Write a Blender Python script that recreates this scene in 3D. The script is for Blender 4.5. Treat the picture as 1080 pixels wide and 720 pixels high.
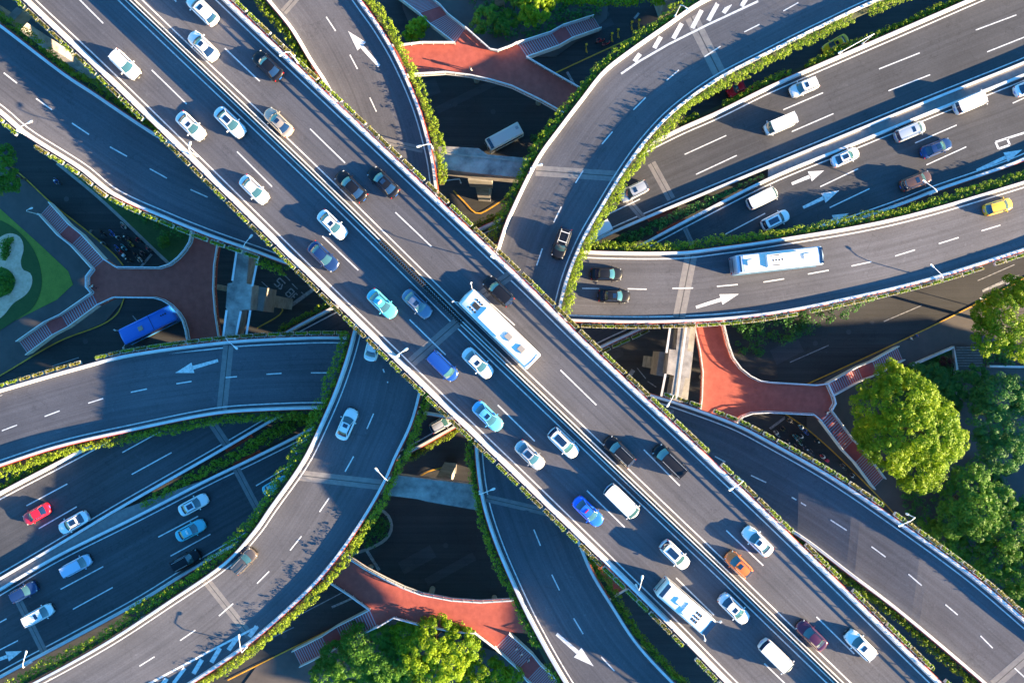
import bpy, bmesh, math, random
from mathutils import Vector, Matrix, noise
R = math.radians
rnd = random.Random(7)
for o in list(bpy.data.objects): bpy.data.objects.remove(o)
scene = bpy.context.scene
COL = scene.collection

# ------------------------------------------------------------------ camera, light, exposure
CAM_H = 131.0                      # metres above the street
FPX = 840.0                        # focal length in photo pixels (1080 wide)
cam = bpy.data.cameras.new('camera'); cam.sensor_width = 36.0; cam.lens = 36.0 * FPX / 1080.0
cam.clip_start = 1.0; cam.clip_end = 6000.0
camo = bpy.data.objects.new('camera', cam); COL.objects.link(camo)
camo.location = (0, 0, CAM_H); camo.rotation_euler = (0, 0, 0)
scene.camera = camo
SUN_EL = 13.2; SUN_AZ = -15.0      # azimuth measured from +X (picture right), negative = towards picture bottom
sd = Vector((math.cos(R(SUN_EL)) * math.cos(R(SUN_AZ)), math.cos(R(SUN_EL)) * math.sin(R(SUN_AZ)), math.sin(R(SUN_EL))))
world = bpy.data.worlds.new('World'); scene.world = world; world.use_nodes = True
wn = world.node_tree; wn.nodes.clear()
wo = wn.nodes.new('ShaderNodeOutputWorld'); wb = wn.nodes.new('ShaderNodeBackground'); ws = wn.nodes.new('ShaderNodeTexSky')
ws.sky_type = 'NISHITA'; ws.sun_disc = False; ws.sun_elevation = R(SUN_EL); ws.sun_rotation = R(90 - SUN_AZ)
ws.air_density = 1.6; ws.dust_density = 0.3; ws.ozone_density = 3.0; ws.altitude = 0
wb.inputs['Strength'].default_value = 0.098
wt = wn.nodes.new('ShaderNodeMix'); wt.data_type = 'RGBA'; wt.blend_type = 'MULTIPLY'; wt.inputs[0].default_value = 1.0; wt.inputs[7].default_value = (.21, .63, 1.0, 1)
wn.links.new(ws.outputs[0], wt.inputs[6]); wn.links.new(wt.outputs[2], wb.inputs[0]); wn.links.new(wb.outputs[0], wo.inputs[0])
sun = bpy.data.lights.new('sun', 'SUN'); sun.energy = 5.0; sun.angle = R(0.5); sun.color = (1.0, 0.73, 0.42)
suno = bpy.data.objects.new('sun', sun); COL.objects.link(suno)
suno.rotation_euler = sd.to_track_quat('Z', 'Y').to_euler(); suno.location = (200, -50, 120)
scene.view_settings.view_transform = 'Standard'; scene.view_settings.look = 'None'
scene.view_settings.gamma = 1.0; scene.view_settings.use_curve_mapping = False
scene.view_settings.exposure = 2.55
scene.cycles.max_bounces = 6; scene.cycles.diffuse_bounces = 3; scene.cycles.transparent_max_bounces = 4

# ------------------------------------------------------------------ helpers
def W(px, py, z=0.0):
    s = (CAM_H - z) / FPX
    return Vector(((px - 540.0) * s, (360.0 - py) * s, z))

def tag(o, label=None, cat=None, group=None, kind=None):
    if label: o['label'] = label
    if cat: o['category'] = cat
    if group: o['group'] = group
    if kind: o['kind'] = kind
    return o

def empty(name, loc=(0, 0, 0), rot=(0, 0, 0), label=None, cat=None, group=None, kind=None):
    o = bpy.data.objects.new(name, None); COL.objects.link(o); o.location = loc; o.rotation_euler = rot
    o.empty_display_size = 0.5
    return tag(o, label, cat, group, kind)

class MB:
    def __init__(s): s.v = []; s.f = []; s.m = []; s.sm = []; s.uv = None
    def add(s, vs, fs, mat=0, smooth=False):
        b = len(s.v); s.v.extend([tuple(p) for p in vs])
        for f in fs:
            s.f.append(tuple(b + i for i in f)); s.m.append(mat); s.sm.append(smooth)
    def quad(s, a, b, c, d, mat=0): s.add([a, b, c, d], [(0, 1, 2, 3)], mat)
    def box(s, c, d, mat=0, rz=0.0, taper=1.0):
        cx, cy, cz = c; dx, dy, dz = d[0] / 2, d[1] / 2, d[2] / 2
        ca, sa = math.cos(rz), math.sin(rz); vs = []
        for k, t in ((-1, 1.0), (1, taper)):
            for i, j in ((-1, -1), (1, -1), (1, 1), (-1, 1)):
                x, y = i * dx * t, j * dy * t
                vs.append((cx + x * ca - y * sa, cy + x * sa + y * ca, cz + k * dz))
        s.add(vs, [(3, 2, 1, 0), (4, 5, 6, 7), (0, 1, 5, 4), (1, 2, 6, 5), (2, 3, 7, 6), (3, 0, 4, 7)], mat)
    def tube(s, p0, p1, r0, r1=None, n=8, mat=0, caps=True):
        r1 = r0 if r1 is None else r1
        p0 = Vector(p0); p1 = Vector(p1); d = (p1 - p0)
        if d.length < 1e-6: return
        q = d.to_track_quat('Z', 'Y'); vs = []
        for p, r in ((p0, r0), (p1, r1)):
            for i in range(n):
                a = 2 * math.pi * i / n
                vs.append(p + q @ Vector((r * math.cos(a), r * math.sin(a), 0)))
        fs = [(i, (i + 1) % n, n + (i + 1) % n, n + i) for i in range(n)]
        s.add(vs, fs, mat, True)
        if caps:
            s.add([v for v in vs[:n]], [tuple(reversed(range(n)))], mat); s.add(vs[n:], [tuple(range(n))], mat)
    def ball(s, c, r, mat=0, seg=8, rings=5, jit=0.0, rs=None):
        c = Vector(c); rr = (r, r, r) if not isinstance(r, (tuple, list)) else r; vs = []; rs = rs or rnd
        vs.append(c + Vector((0, 0, rr[2])))
        for i in range(1, rings):
            t = math.pi * i / rings
            for j in range(seg):
                a = 2 * math.pi * j / seg; k = 1 + jit * (rs.random() - .5)
                vs.append(c + Vector((rr[0] * math.sin(t) * math.cos(a) * k, rr[1] * math.sin(t) * math.sin(a) * k, rr[2] * math.cos(t) * k)))
        vs.append(c - Vector((0, 0, rr[2]))); fs = []
        for j in range(seg): fs.append((0, 1 + j, 1 + (j + 1) % seg))
        for i in range(rings - 2):
            for j in range(seg):
                a = 1 + i * seg + j; b = 1 + i * seg + (j + 1) % seg
                fs.append((a, a + seg, b + seg, b))
        l = len(vs) - 1; o = 1 + (rings - 2) * seg
        for j in range(seg): fs.append((o + j, l, o + (j + 1) % seg))
        s.add(vs, fs, mat, True)
    def mesh(s, name, mats):
        me = bpy.data.meshes.new(name); me.from_pydata(s.v, [], s.f)
        for m in (mats if isinstance(mats, (list, tuple)) else [mats]): me.materials.append(m)
        me.polygons.foreach_set('material_index', s.m); me.polygons.foreach_set('use_smooth', s.sm)
        if s.uv is not None:
            ul = me.uv_layers.new(name='UVMap'); vi = [0] * len(me.loops); me.loops.foreach_get('vertex_index', vi)
            fl = []
            for i in vi: fl.extend(s.uv[i])
            ul.data.foreach_set('uv', fl)
        me.update(); return me
    def build(s, name, mats, parent=None, **kw):
        me = s.mesh(name, mats); o = bpy.data.objects.new(name, me); COL.objects.link(o)
        if parent is not None: o.parent = parent
        return tag(o, kw.get('label'), kw.get('cat'), kw.get('group'), kw.get('kind'))

def link_mesh(name, me, parent=None, loc=None):
    o = bpy.data.objects.new(name, me); COL.objects.link(o)
    if parent is not None: o.parent = parent
    if loc is not None: o.location = loc
    return o

def copy_tree(o, parent=None):
    c = o.copy(); COL.objects.link(c); c.parent = parent
    for ch in o.children: copy_tree(ch, c)
    return c

# ------------------------------------------------------------------ materials
def mat(name, col, rough=0.7, metal=0.0, spec=0.5, noise_amt=0.0, nscale=3.0, col2=None, bump=0.0, bscale=None, detail=4.0, coat=0.0, contrast=None, stretch=None, sheen=None):
    m = bpy.data.materials.new(name); m.use_nodes = True; nt = m.node_tree; b = nt.nodes['Principled BSDF']
    b.inputs['Roughness'].default_value = rough; b.inputs['Metallic'].default_value = metal
    b.inputs['Specular IOR Level'].default_value = spec; b.inputs['Coat Weight'].default_value = coat
    b.inputs['Base Color'].default_value = (*col, 1)
    if noise_amt > 0 or col2 is not None:
        tc = nt.nodes.new('ShaderNodeTexCoord'); n = nt.nodes.new('ShaderNodeTexNoise'); r = nt.nodes.new('ShaderNodeValToRGB')
        geo = nt.nodes.new('ShaderNodeNewGeometry')
        n.inputs['Scale'].default_value = nscale; n.inputs['Detail'].default_value = detail; n.inputs['Roughness'].default_value = 0.65
        if stretch:
            mp = nt.nodes.new('ShaderNodeMapping'); mp.inputs['Scale'].default_value = stretch
            nt.links.new(tc.outputs['UV'], mp.inputs[0]); nt.links.new(mp.outputs[0], n.inputs['Vector'])
        else: nt.links.new(geo.outputs['Position'], n.inputs['Vector'])
        c2 = col2 if col2 is not None else tuple(min(1, c * (1 + noise_amt)) for c in col)
        c1 = col if col2 is not None else tuple(c * (1 - noise_amt) for c in col)
        lo, hi = contrast or (0.35, 0.65)
        r.color_ramp.elements[0].position = lo; r.color_ramp.elements[1].position = hi
        r.color_ramp.elements[0].color = (*c1, 1); r.color_ramp.elements[1].color = (*c2, 1)
        nt.links.new(n.outputs['Fac'], r.inputs[0]); nt.links.new(r.outputs[0], b.inputs['Base Color'])
    if bump > 0:
        geo2 = nt.nodes.new('ShaderNodeNewGeometry')
        n2 = nt.nodes.new('ShaderNodeTexNoise'); n2.inputs['Scale'].default_value = bscale or nscale * 4; n2.inputs['Detail'].default_value = 3
        nt.links.new(geo2.outputs['Position'], n2.inputs['Vector'])
        bp = nt.nodes.new('ShaderNodeBump'); bp.inputs['Strength'].default_value = bump; bp.inputs['Distance'].default_value = 0.05
        nt.links.new(n2.outputs['Fac'], bp.inputs['Height']); nt.links.new(bp.outputs[0], b.inputs['Normal'])
    return m

def asphalt(name, base, light):
    """worn asphalt: grain, along-road tyre wear, patches, cracks, oil drips. uses UV (u along, v across, metres)"""
    m = bpy.data.materials.new(name); m.use_nodes = True; nt = m.node_tree; L = nt.links.new; N = nt.nodes.new
    b = nt.nodes['Principled BSDF']; b.inputs['Roughness'].default_value = 0.82; b.inputs['Specular IOR Level'].default_value = 0.25
    geo = N('ShaderNodeNewGeometry'); tc = N('ShaderNodeTexCoord')
    def nz(vec, scale, det=4, ro=.6):
        n = N('ShaderNodeTexNoise'); n.inputs['Scale'].default_value = scale; n.inputs['Detail'].default_value = det; n.inputs['Roughness'].default_value = ro
        L(vec, n.inputs['Vector']); return n.outputs['Fac']
    def mapr(v, a, b_, c, d):
        n = N('ShaderNodeMapRange'); n.inputs[1].default_value = a; n.inputs[2].default_value = b_; n.inputs[3].default_value = c; n.inputs[4].default_value = d
        L(v, n.inputs[0]); return n.outputs[0]
    def mul(a, c):
        n = N('ShaderNodeMath'); n.operation = 'MULTIPLY'; L(a, n.inputs[0]); L(c, n.inputs[1]); return n.outputs[0]
    mp = N('ShaderNodeMapping'); mp.inputs['Scale'].default_value = (0.02, 1.5, 1); L(tc.outputs['UV'], mp.inputs[0])
    mp2 = N('ShaderNodeMapping'); mp2.inputs['Scale'].default_value = (0.07, 4.0, 1); L(tc.outputs['UV'], mp2.inputs[0])
    streak = mapr(nz(mp.outputs[0], 1.0, 5), .3, .7, .80, 1.18)
    streak2 = mapr(nz(mp2.outputs[0], 1.0, 3), .3, .7, .92, 1.08)
    patch = mapr(nz(geo.outputs['Position'], .09, 5), .35, .65, .86, 1.14)
    grain = mapr(nz(geo.outputs['Position'], 5.0, 4, .8), .2, .8, .74, 1.26)
    speck = mapr(nz(geo.outputs['Position'], 1.3, 2), .66, .76, 1.0, 1.22)
    # cracks
    vo = N('ShaderNodeTexVoronoi'); vo.feature = 'DISTANCE_TO_EDGE'; vo.inputs['Scale'].default_value = .09
    wn_ = N('ShaderNodeTexNoise'); wn_.inputs['Scale'].default_value = .5; wn_.inputs['Detail'].default_value = 4
    L(geo.outputs['Position'], wn_.inputs['Vector'])
    va = N('ShaderNodeVectorMath'); va.operation = 'MULTIPLY_ADD'; va.inputs[1].default_value = (4, 4, 4)
    L(wn_.outputs['Color'], va.inputs[0]); L(geo.outputs['Position'], va.inputs[2]); L(va.outputs[0], vo.inputs['Vector'])
    crack = mapr(vo.outputs['Distance'], .0, .006, .78, 1.0)
    oil = mapr(nz(geo.outputs['Position'], .45, 5, .7), .60, .74, 1.0, .80)
    f = mul(mul(mul(mul(oil, streak), patch), grain), speck)
    f = mul(mul(f, crack), streak2)
    mx = N('ShaderNodeMix'); mx.data_type = 'RGBA'; mx.inputs[6].default_value = (*base, 1); mx.inputs[7].default_value = (*light, 1)
    L(mapr(nz(geo.outputs['Position'], .035, 3), .35, .65, 0, 1), mx.inputs[0])
    vm = N('ShaderNodeVectorMath'); vm.operation = 'SCALE'; L(mx.outputs[2], vm.inputs[0]); L(f, vm.inputs[3])
    L(vm.outputs[0], b.inputs['Base Color'])
    bp = N('ShaderNodeBump'); bp.inputs['Strength'].default_value = .25; bp.inputs['Distance'].default_value = .02
    L(nz(geo.outputs['Position'], 14, 2), bp.inputs['Height']); L(bp.outputs[0], b.inputs['Normal'])
    return m

def leafmat(name, c1, c2, c3=None, nscale=.5):
    m = bpy.data.materials.new(name); m.use_nodes = True; nt = m.node_tree; L = nt.links.new; N = nt.nodes.new
    b = nt.nodes['Principled BSDF']; b.inputs['Roughness'].default_value = .55; b.inputs['Specular IOR Level'].default_value = .25
    geo = N('ShaderNodeNewGeometry'); n = N('ShaderNodeTexNoise'); n.inputs['Scale'].default_value = nscale; n.inputs['Detail'].default_value = 6; n.inputs['Roughness'].default_value = .7
    L(geo.outputs['Position'], n.inputs['Vector'])
    n2 = N('ShaderNodeTexNoise'); n2.inputs['Scale'].default_value = nscale * 9; n2.inputs['Detail'].default_value = 2; L(geo.outputs['Position'], n2.inputs['Vector'])
    ad = N('ShaderNodeMath'); ad.operation = 'MULTIPLY_ADD'; ad.inputs[1].default_value = .45; L(n2.outputs['Fac'], ad.inputs[0])
    ml = N('ShaderNodeMath'); ml.operation = 'MULTIPLY'; ml.inputs[1].default_value = .6; L(n.outputs['Fac'], ml.inputs[0]); L(ml.outputs[0], ad.inputs[2])
    r = N('ShaderNodeValToRGB'); r.color_ramp.elements[0].position = .38; r.color_ramp.elements[1].position = .64
    r.color_ramp.elements[0].color = (*c1, 1); r.color_ramp.elements[1].color = (*c2, 1)
    if c3:
        e = r.color_ramp.elements.new(.72); e.color = (*c3, 1)
    L(ad.outputs[0], r.inputs[0]); L(r.outputs[0], b.inputs['Base Color'])
    tr = N('ShaderNodeBsdfTranslucent'); L(r.outputs[0], tr.inputs[0])
    mx = N('ShaderNodeMixShader'); mx.inputs[0].default_value = .3
    out = nt.nodes['Material Output']; L(b.outputs[0], mx.inputs[1]); L(tr.outputs[0], mx.inputs[2]); L(mx.outputs[0], out.inputs[0])
    return m

M = {}
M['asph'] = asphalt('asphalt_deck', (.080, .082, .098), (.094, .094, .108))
M['asphe'] = asphalt('asphalt_expressway_shaded', (.056, .058, .066), (.070, .070, .076))  # partial shade on the expressway put into a darker base; also street patches
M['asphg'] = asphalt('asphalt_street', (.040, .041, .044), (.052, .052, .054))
M['conc'] = mat('concrete', (.30, .285, .26), .85, noise_amt=.22, nscale=.6, bump=.2)
M['concd'] = mat('weathered_concrete', (.14, .13, .13), .9, col2=(.42, .39, .36), nscale=.4, bump=.3, detail=8)
M['joint'] = mat('joint_concrete', (.15, .14, .145), .85, col2=(.20, .19, .185), nscale=1.5)
M['jointd'] = mat('joint_rubber', (.05, .05, .055), .7)
M['white'] = mat('white_painted_concrete', (.52, .52, .54), .6, col2=(.66, .66, .66), nscale=.8, detail=8)
M['whitem'] = mat('white_metal', (.78, .78, .78), .45)
M['line'] = mat('road_paint', (.38, .38, .39), .65, col2=(.68, .68, .67), nscale=2.5, detail=8, contrast=(.3, .55))
M['lineg'] = mat('worn_shaded_road_paint', (.13, .13, .14), .7, col2=(.36, .36, .36), nscale=2.5, detail=8, contrast=(.35, .6))  # wear, with street shade also put into the darker paint colour
M['yline'] = mat('yellow_road_paint', (.50, .24, .02), .65, col2=(.72, .38, .03), nscale=2.0, detail=6)
M['red'] = mat('red_trim', (.48, .06, .03), .6, col2=(.60, .10, .05), nscale=1.0)
M['brick'] = mat('red_paving', (.32, .068, .050), .85, col2=(.42, .095, .068), nscale=1.2, detail=8, bump=.15)
M['stairm'] = mat('stair_paving', (.38, .07, .065), .85, col2=(.46, .09, .08), nscale=1.5)
M['nosing'] = mat('stair_nosing', (.42, .33, .35), .7)
M['rail'] = mat('railing_paint', (.62, .64, .68), .5, col2=(.72, .74, .76), nscale=1.0)
M['steel'] = mat('galvanised_steel', (.45, .46, .48), .4, metal=.6)
M['dark'] = mat('dark_rubber', (.02, .02, .022), .6)
M['trough'] = mat('planter_box', (.50, .48, .44), .7, col2=(.66, .64, .60), nscale=1.5)
M['hedgebox'] = mat('hedge_trough', (.05, .06, .03), .9)
M['soil'] = mat('soil', (.05, .035, .025), .95)
M['glass'] = mat('vehicle_glass', (.008, .020, .055), .05, spec=1.0, coat=.6)
M['wind'] = mat('windshield_glass', (.03, .085, .10), .05, spec=1.0, coat=.6)
M['lensw'] = mat('lamp_lens', (.38, .40, .42), .12)
M['lensr'] = mat('tail_lens', (.5, .015, .015), .2)
M['lampg'] = mat('lamp_cover', (.82, .82, .80), .3)
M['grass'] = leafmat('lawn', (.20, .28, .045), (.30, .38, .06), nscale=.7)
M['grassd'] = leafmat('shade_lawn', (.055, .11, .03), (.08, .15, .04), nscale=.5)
M['pathm'] = mat('pale_gravel_path', (.60, .40, .27), .9, col2=(.80, .56, .40), nscale=1.5, detail=8)
M['pave'] = mat('pavement_slabs', (.075, .066, .066), .85, col2=(.10, .088, .086), nscale=.35, detail=7)
M['bark'] = mat('bark', (.10, .075, .05), .9, noise_amt=.3, nscale=3)
M['leafY'] = leafmat('bright_leaves', (.09, .22, .008), (.30, .42, .010), (.55, .58, .02), nscale=.22)
M['leafG'] = leafmat('green_leaves', (.05, .16, .02), (.13, .29, .025), (.28, .40, .03), nscale=.3)
M['leafD'] = leafmat('deep_green_leaves', (.035, .13, .035), (.085, .25, .045), nscale=.3)
M['leafH'] = leafmat('hedge_leaves', (.10, .20, .012), (.28, .37, .02), (.46, .46, .035), nscale=.9)
M['leafP'] = leafmat('planter_leaves', (.10, .12, .02), (.24, .22, .04), (.36, .30, .05), nscale=.9)
M['leafR'] = leafmat('maroon_leaves', (.06, .015, .02), (.10, .03, .035), nscale=.9)

# ------------------------------------------------------------------ curves
def cr(pts, n):
    """Catmull-Rom through 2D points, n samples evenly by length"""
    P = [Vector((p[0], p[1])) for p in pts]
    P = [P[0] * 2 - P[1]] + P + [P[-1] * 2 - P[-2]]; out = []
    for i in range(1, len(P) - 2):
        a, b, c, d = P[i - 1:i + 3]
        t1 = (c - a); t2 = (d - b); l = (c - b).length
        t1 = t1.normalized() * l; t2 = t2.normalized() * l
        for k in range(16):
            t = k / 16.0; h = t * t; g = h * t
            out.append(b * (2 * g - 3 * h + 1) + t1 * (g - 2 * h + t) + c * (-2 * g + 3 * h) + t2 * (g - h))
    out.append(P[-2])
    return resample(out, n)
def resample(out, n):
    L = [0]
    for i in range(1, len(out)): L.append(L[-1] + (out[i] - out[i - 1]).length)
    res = []; j = 0
    for k in range(n):
        s = L[-1] * k / (n - 1)
        while j < len(L) - 2 and L[j + 1] < s: j += 1
        t = (s - L[j]) / max(1e-9, L[j + 1] - L[j])
        res.append(out[j].lerp(out[j + 1], min(1, max(0, t))))
    return res
def lut(tab):
    def f(x):
        if x <= tab[0][0]: return tab[0][1]
        for (a, va), (b, vb) in zip(tab, tab[1:]):
            if x <= b:
                t = (x - a) / (b - a); return va + (vb - va) * t
        return tab[-1][1]
    return f
def nrm(pl):
    out = []
    for i in range(len(pl)):
        a = pl[max(0, i - 1)]; b = pl[min(len(pl) - 1, i + 1)]; d = Vector((b.x - a.x, b.y - a.y)); d.normalize()
        out.append(Vector((-d.y, d.x)))       # left of travel in world
    return out
def sweep(mb, pl, prof, side, mat=0, closed=True, caps=True):
    """pl: world 3D points; prof: list of (offset inward (times side), dz)"""
    ns = nrm(pl); k = len(prof); b = len(mb.v); vs = []
    for p, n in zip(pl, ns):
        for off, dz in prof: vs.append((p.x + n.x * off * side, p.y + n.y * off * side, p.z + dz))
    fs = []
    for i in range(len(pl) - 1):
        for j in range(k if closed else k - 1):
            j2 = (j + 1) % k; fs.append((i * k + j, i * k + j2, (i + 1) * k + j2, (i + 1) * k + j))
    if closed and caps: fs.append(tuple(range(k))); fs.append(tuple(reversed(range((len(pl) - 1) * k, len(pl) * k))))
    mb.add(vs, fs, mat)
def offs(pl, d):
    return [Vector((p.x + n.x * d, p.y + n.y * d, p.z)) for p, n in zip(pl, nrm(pl))]
def clip_pl(pl, test):
    runs = []; cur = []
    for p in pl:
        if test(p): cur.append(p)
        else:
            if len(cur) > 1: runs.append(cur)
            cur = []
    if len(cur) > 1: runs.append(cur)
    return runs

# ------------------------------------------------------------------ road levels
zmain = lambda x, y: 33.0
_u = lut([(-200, 31.2), (0, 30.6), (112, 29.8), (180, 28.9), (240, 27.6), (310, 25.4), (430, 22.6), (600, 22.3), (820, 20.6), (1080, 18.6), (1300, 17.8)])
zU = lambda x, y: _u(x)
zD = lambda x, y: _u(1080 - x)
_l = lut([(-200, 31.0), (0, 30.0), (100, 28.3), (180, 27.4), (400, 27.3), (500, 25.6), (640, 22.0), (720, 19.6), (900, 17.8)])
zL = lambda x, y: _l(y)
zR = lambda x, y: _l(720 - y)
zE = lambda x, y: 17.5
zG = lambda x, y: 0.0
ZB = 9.8                      # footbridge deck

def road(name, label, left, right, zf, n=150, thick=1.3, par_l=True, par_r=True, matt=None, line_l=True, line_r=True, red=True, red_l=True, red_r=True, rail=True, pw=.40, ph=.85):
    L_ = [W(p.x, p.y, zf(p.x, p.y)) for p in cr(left, n)]; R_ = [W(p.x, p.y, zf(p.x, p.y)) for p in cr(right, n)]
    root = empty(name, (0, 0, 0), kind='structure'); root['label'] = label
    mb = MB(); uv = []; vs = []; u = 0
    for i in range(n):
        if i: u += ((L_[i] - L_[i - 1]).length + (R_[i] - R_[i - 1]).length) / 2
        w = (L_[i] - R_[i]).length; a, c = L_[i], R_[i]
        for k in range(5):
            t = k / 4; p = a.lerp(c, t); vs.append(onto(p, zf, 0) if 0 < k < 4 else p); uv.append((u, w * t))
    fs = []
    for i in range(n - 1):
        for k in range(4): fs.append((i * 5 + k, i * 5 + k + 1, (i + 1) * 5 + k + 1, (i + 1) * 5 + k))
    mb.add(vs, fs, 0)
    b = len(mb.v); vs = []
    for i in range(n):
        a, c = L_[i], R_[i]; a2 = a.lerp(c, .18); c2 = a.lerp(c, .82)
        vs += [a, a - Vector((0, 0, .35)), a2 - Vector((0, 0, thick)), c2 - Vector((0, 0, thick)), c - Vector((0, 0, .35)), c]
        uv += [(0, 0)] * 6
    fs = []
    for i in range(n - 1):
        for k in range(5): fs.append((i * 6 + k, (i + 1) * 6 + k, (i + 1) * 6 + k + 1, i * 6 + k + 1))
    mb.add(vs, fs, 1); mb.uv = uv
    mb.build('deck', [matt or M['asph'], M['conc']], root)
    for pl, sgn, par, ln, rd in ((L_, -1, par_l, line_l, red_l), (R_, 1, par_r, line_r, red_r)):
        # pl runs start->end; inward is to the right of travel for left edge
        if par:
            pb = MB(); sweep(pb, pl, [(.0, -.33), (.0, ph), (pw * .8, ph), (pw * .86, .25), (pw, .10), (pw, .004)], sgn, 0)
            po = pb.build('parapet', [M['white']], root)
            if rail:
                rb = MB(); sweep(rb, pl, [(.14, ph + .36), (.14, ph + .48), (.26, ph + .48), (.26, ph + .36)], sgn, 0)
                tot = 0
                for i in range(1, len(pl)):
                    tot += (pl[i] - pl[i - 1]).length
                    if tot > 2.0:
                        tot = 0; nn = nrm(pl[i - 1:i + 1])[0] * sgn * .2; rb.box((pl[i].x + nn.x, pl[i].y + nn.y, pl[i].z + ph + .18), (.10, .10, .38))
                rb.build('hand_rail', [M['whitem']], po)
            if red and rd:
                rb = MB(); sweep(rb, pl, [(-.10, -.30), (-.10, ph - .12), (-.003, ph - .12), (-.003, -.30)], sgn, 0)
                rb.build('red_trim', [M['red']], po)
        if ln:
            lb = MB(); o = (pw if par else .1) + .38
            sweep(lb, pl, [(o, .006), (o + .16, .006)], sgn, 0, closed=False)
            lb.build('edge_line', [M['line']], root)
    return root, L_, R_

def onto(p, zf, dz):
    z = p.z
    for _ in range(3):
        k = FPX / (CAM_H - z); z = zf(540 + p.x * k, 360 - p.y * k) + dz
    return Vector((p.x, p.y, z))
def strips(mb, segs, zf, w=.16, dz=.016, m=0):
    for s in segs:
        x0, y0, x1, y1 = s[:4]; ww = s[4] if len(s) > 4 else w
        p = W(x0, y0, zf(x0, y0)); q = W(x1, y1, zf(x1, y1)); d = Vector((q.x - p.x, q.y - p.y, 0)); L = d.length; d.normalize(); nn = Vector((-d.y, d.x, 0)) * ww / 2
        k = max(1, int(L / 1.2)); prev = None
        for i in range(k + 1):
            c = p.lerp(q, i / k); a, b = onto(c + nn, zf, dz), onto(c - nn, zf, dz)
            if prev: mb.quad(prev[0], prev[1], b, a, m)
            prev = (a, b)
def polyline_strip(mb, pts, zf, w=.15, dz=.008, n=None, smooth=True, m=0):
    n = n or max(2, int(sum(math.dist(a, b) for a, b in zip(pts, pts[1:])) / 5))
    P = cr(pts, n) if smooth and len(pts) > 2 else resample([Vector(p) for p in pts], n)
    pl = [W(p.x, p.y, zf(p.x, p.y) + dz) for p in P]
    sweep(mb, pl, [(-w / 2, 0), (w / 2, 0)], 1, m, closed=False)
def arrow(mb, x0, y0, x1, y1, zf, dz=.022, w=.40, hl=2.5, hw=1.5):
    a = W(x0, y0, zf(x0, y0)); b = W(x1, y1, zf(x1, y1)); d = b - a; d.z = 0; L = d.length; d.normalize(); n = Vector((-d.y, d.x, 0))
    hl = min(hl, L * .42); k = 6; prev = None
    def row(t, hw_):
        nonlocal prev
        c = a + d * t; q = (onto(c + n * hw_, zf, dz), onto(c, zf, dz), onto(c - n * hw_, zf, dz))
        if prev: mb.quad(prev[0], prev[1], q[1], q[0]); mb.quad(prev[1], prev[2], q[2], q[1])
        prev = q
    for i in range(k + 1): row((L - hl) * i / k, w / 2 * (1 + .3 * i / k))
    prev = None
    for i in range(k + 1): row(L - hl - .1 + (hl + .1) * i / k, max(.01, hw / 2 * (1 - i / k)))
def flat_poly(name, pts, z, m, parent=None, kind='structure', label=None, thick=0.0, smooth=0, **kw):
    P = cr(list(pts) + [pts[0]], smooth)[:-1] if smooth else [Vector(p) for p in pts]
    w = [W(p.x, p.y, z) for p in P]
    me = bpy.data.meshes.new(name); bm = bmesh.new()
    vs = [bm.verts.new(p) for p in w]; f = bm.faces.new(vs)
    f.normal_update()
    if f.normal.z < 0: f.normal_flip()
    if thick > 0:
        r = bmesh.ops.extrude_face_region(bm, geom=[f]); 
        bmesh.ops.translate(bm, verts=[v for v in r['geom'] if isinstance(v, bmesh.types.BMVert)], vec=(0, 0, -thick))
        bmesh.ops.recalc_face_normals(bm, faces=bm.faces)
    bmesh.ops.triangulate(bm, faces=bm.faces)
    bm.to_mesh(me); bm.free(); me.materials.append(m)
    o = link_mesh(name, me, parent)
    if parent is None: tag(o, label, kw.get('cat'), kw.get('group'), kind)
    return o
# ================================================================== GROUND AND STREETS
gb = MB(); gb.add([(-2500, -2500, 0), (2500, -2500, 0), (2500, 2500, 0), (-2500, 2500, 0)], [(0, 1, 2, 3)]); gb.uv = [(p[0], p[1]) for p in gb.v]
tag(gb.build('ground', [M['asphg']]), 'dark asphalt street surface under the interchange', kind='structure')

flat_poly('pavement', [(-60, 130), (20, 185), (54, 214), (96, 246), (129, 277), (120, 300), (131, 316), (110, 340), (62, 359), (0, 395), (-80, 440)], .12, M['pave'], thick=.12, label='dark paved footway at the park corner')
flat_poly('pavement', [(947, 361), (1025, 323), (1100, 283), (1250, 400), (1250, 760), (1060, 760), (940, 538), (885, 482), (851, 452), (851, 408)], .12, M['pave'], thick=.12, label='dark paved footway under the trees at the right')
flat_poly('pavement', [(270, 703), (355, 660), (395, 642), (560, 700), (640, 800), (200, 800)], .12, M['pave'], thick=.12, label='dark paved footway under the trees at the bottom')
flat_poly('pavement', [(410, -80), (425, 10), (440, 44), (520, 60), (586, 60), (640, 20), (650, -80)], .12, M['pave'], thick=.12, label='dark paved footway at the top corner')
flat_poly('lawn', [(-40, 190), (0, 220), (40, 256), (72, 286), (77, 300), (60, 316), (20, 336), (-40, 362)], .16, M['grass'], label='short green lawn of the corner park')
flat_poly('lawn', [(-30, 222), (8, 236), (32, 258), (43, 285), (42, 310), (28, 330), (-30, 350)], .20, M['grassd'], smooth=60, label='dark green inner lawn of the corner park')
flat_poly('path', [(-20, 262), (0, 250), (10, 246), (21, 250), (25, 262), (22, 275), (24, 284), (32, 288), (34, 298), (28, 310), (14, 320), (2, 334), (-20, 345)], .24, M['pathm'], smooth=70, label='pale gravel path winding through the lawn')
flat_poly('ground_cover', [(4, 256), (9, 251), (15, 252), (10, 259), (8, 272), (3, 274)], .28, M['grass'], smooth=30, label='narrow grass bed inside the pale path')
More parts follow.
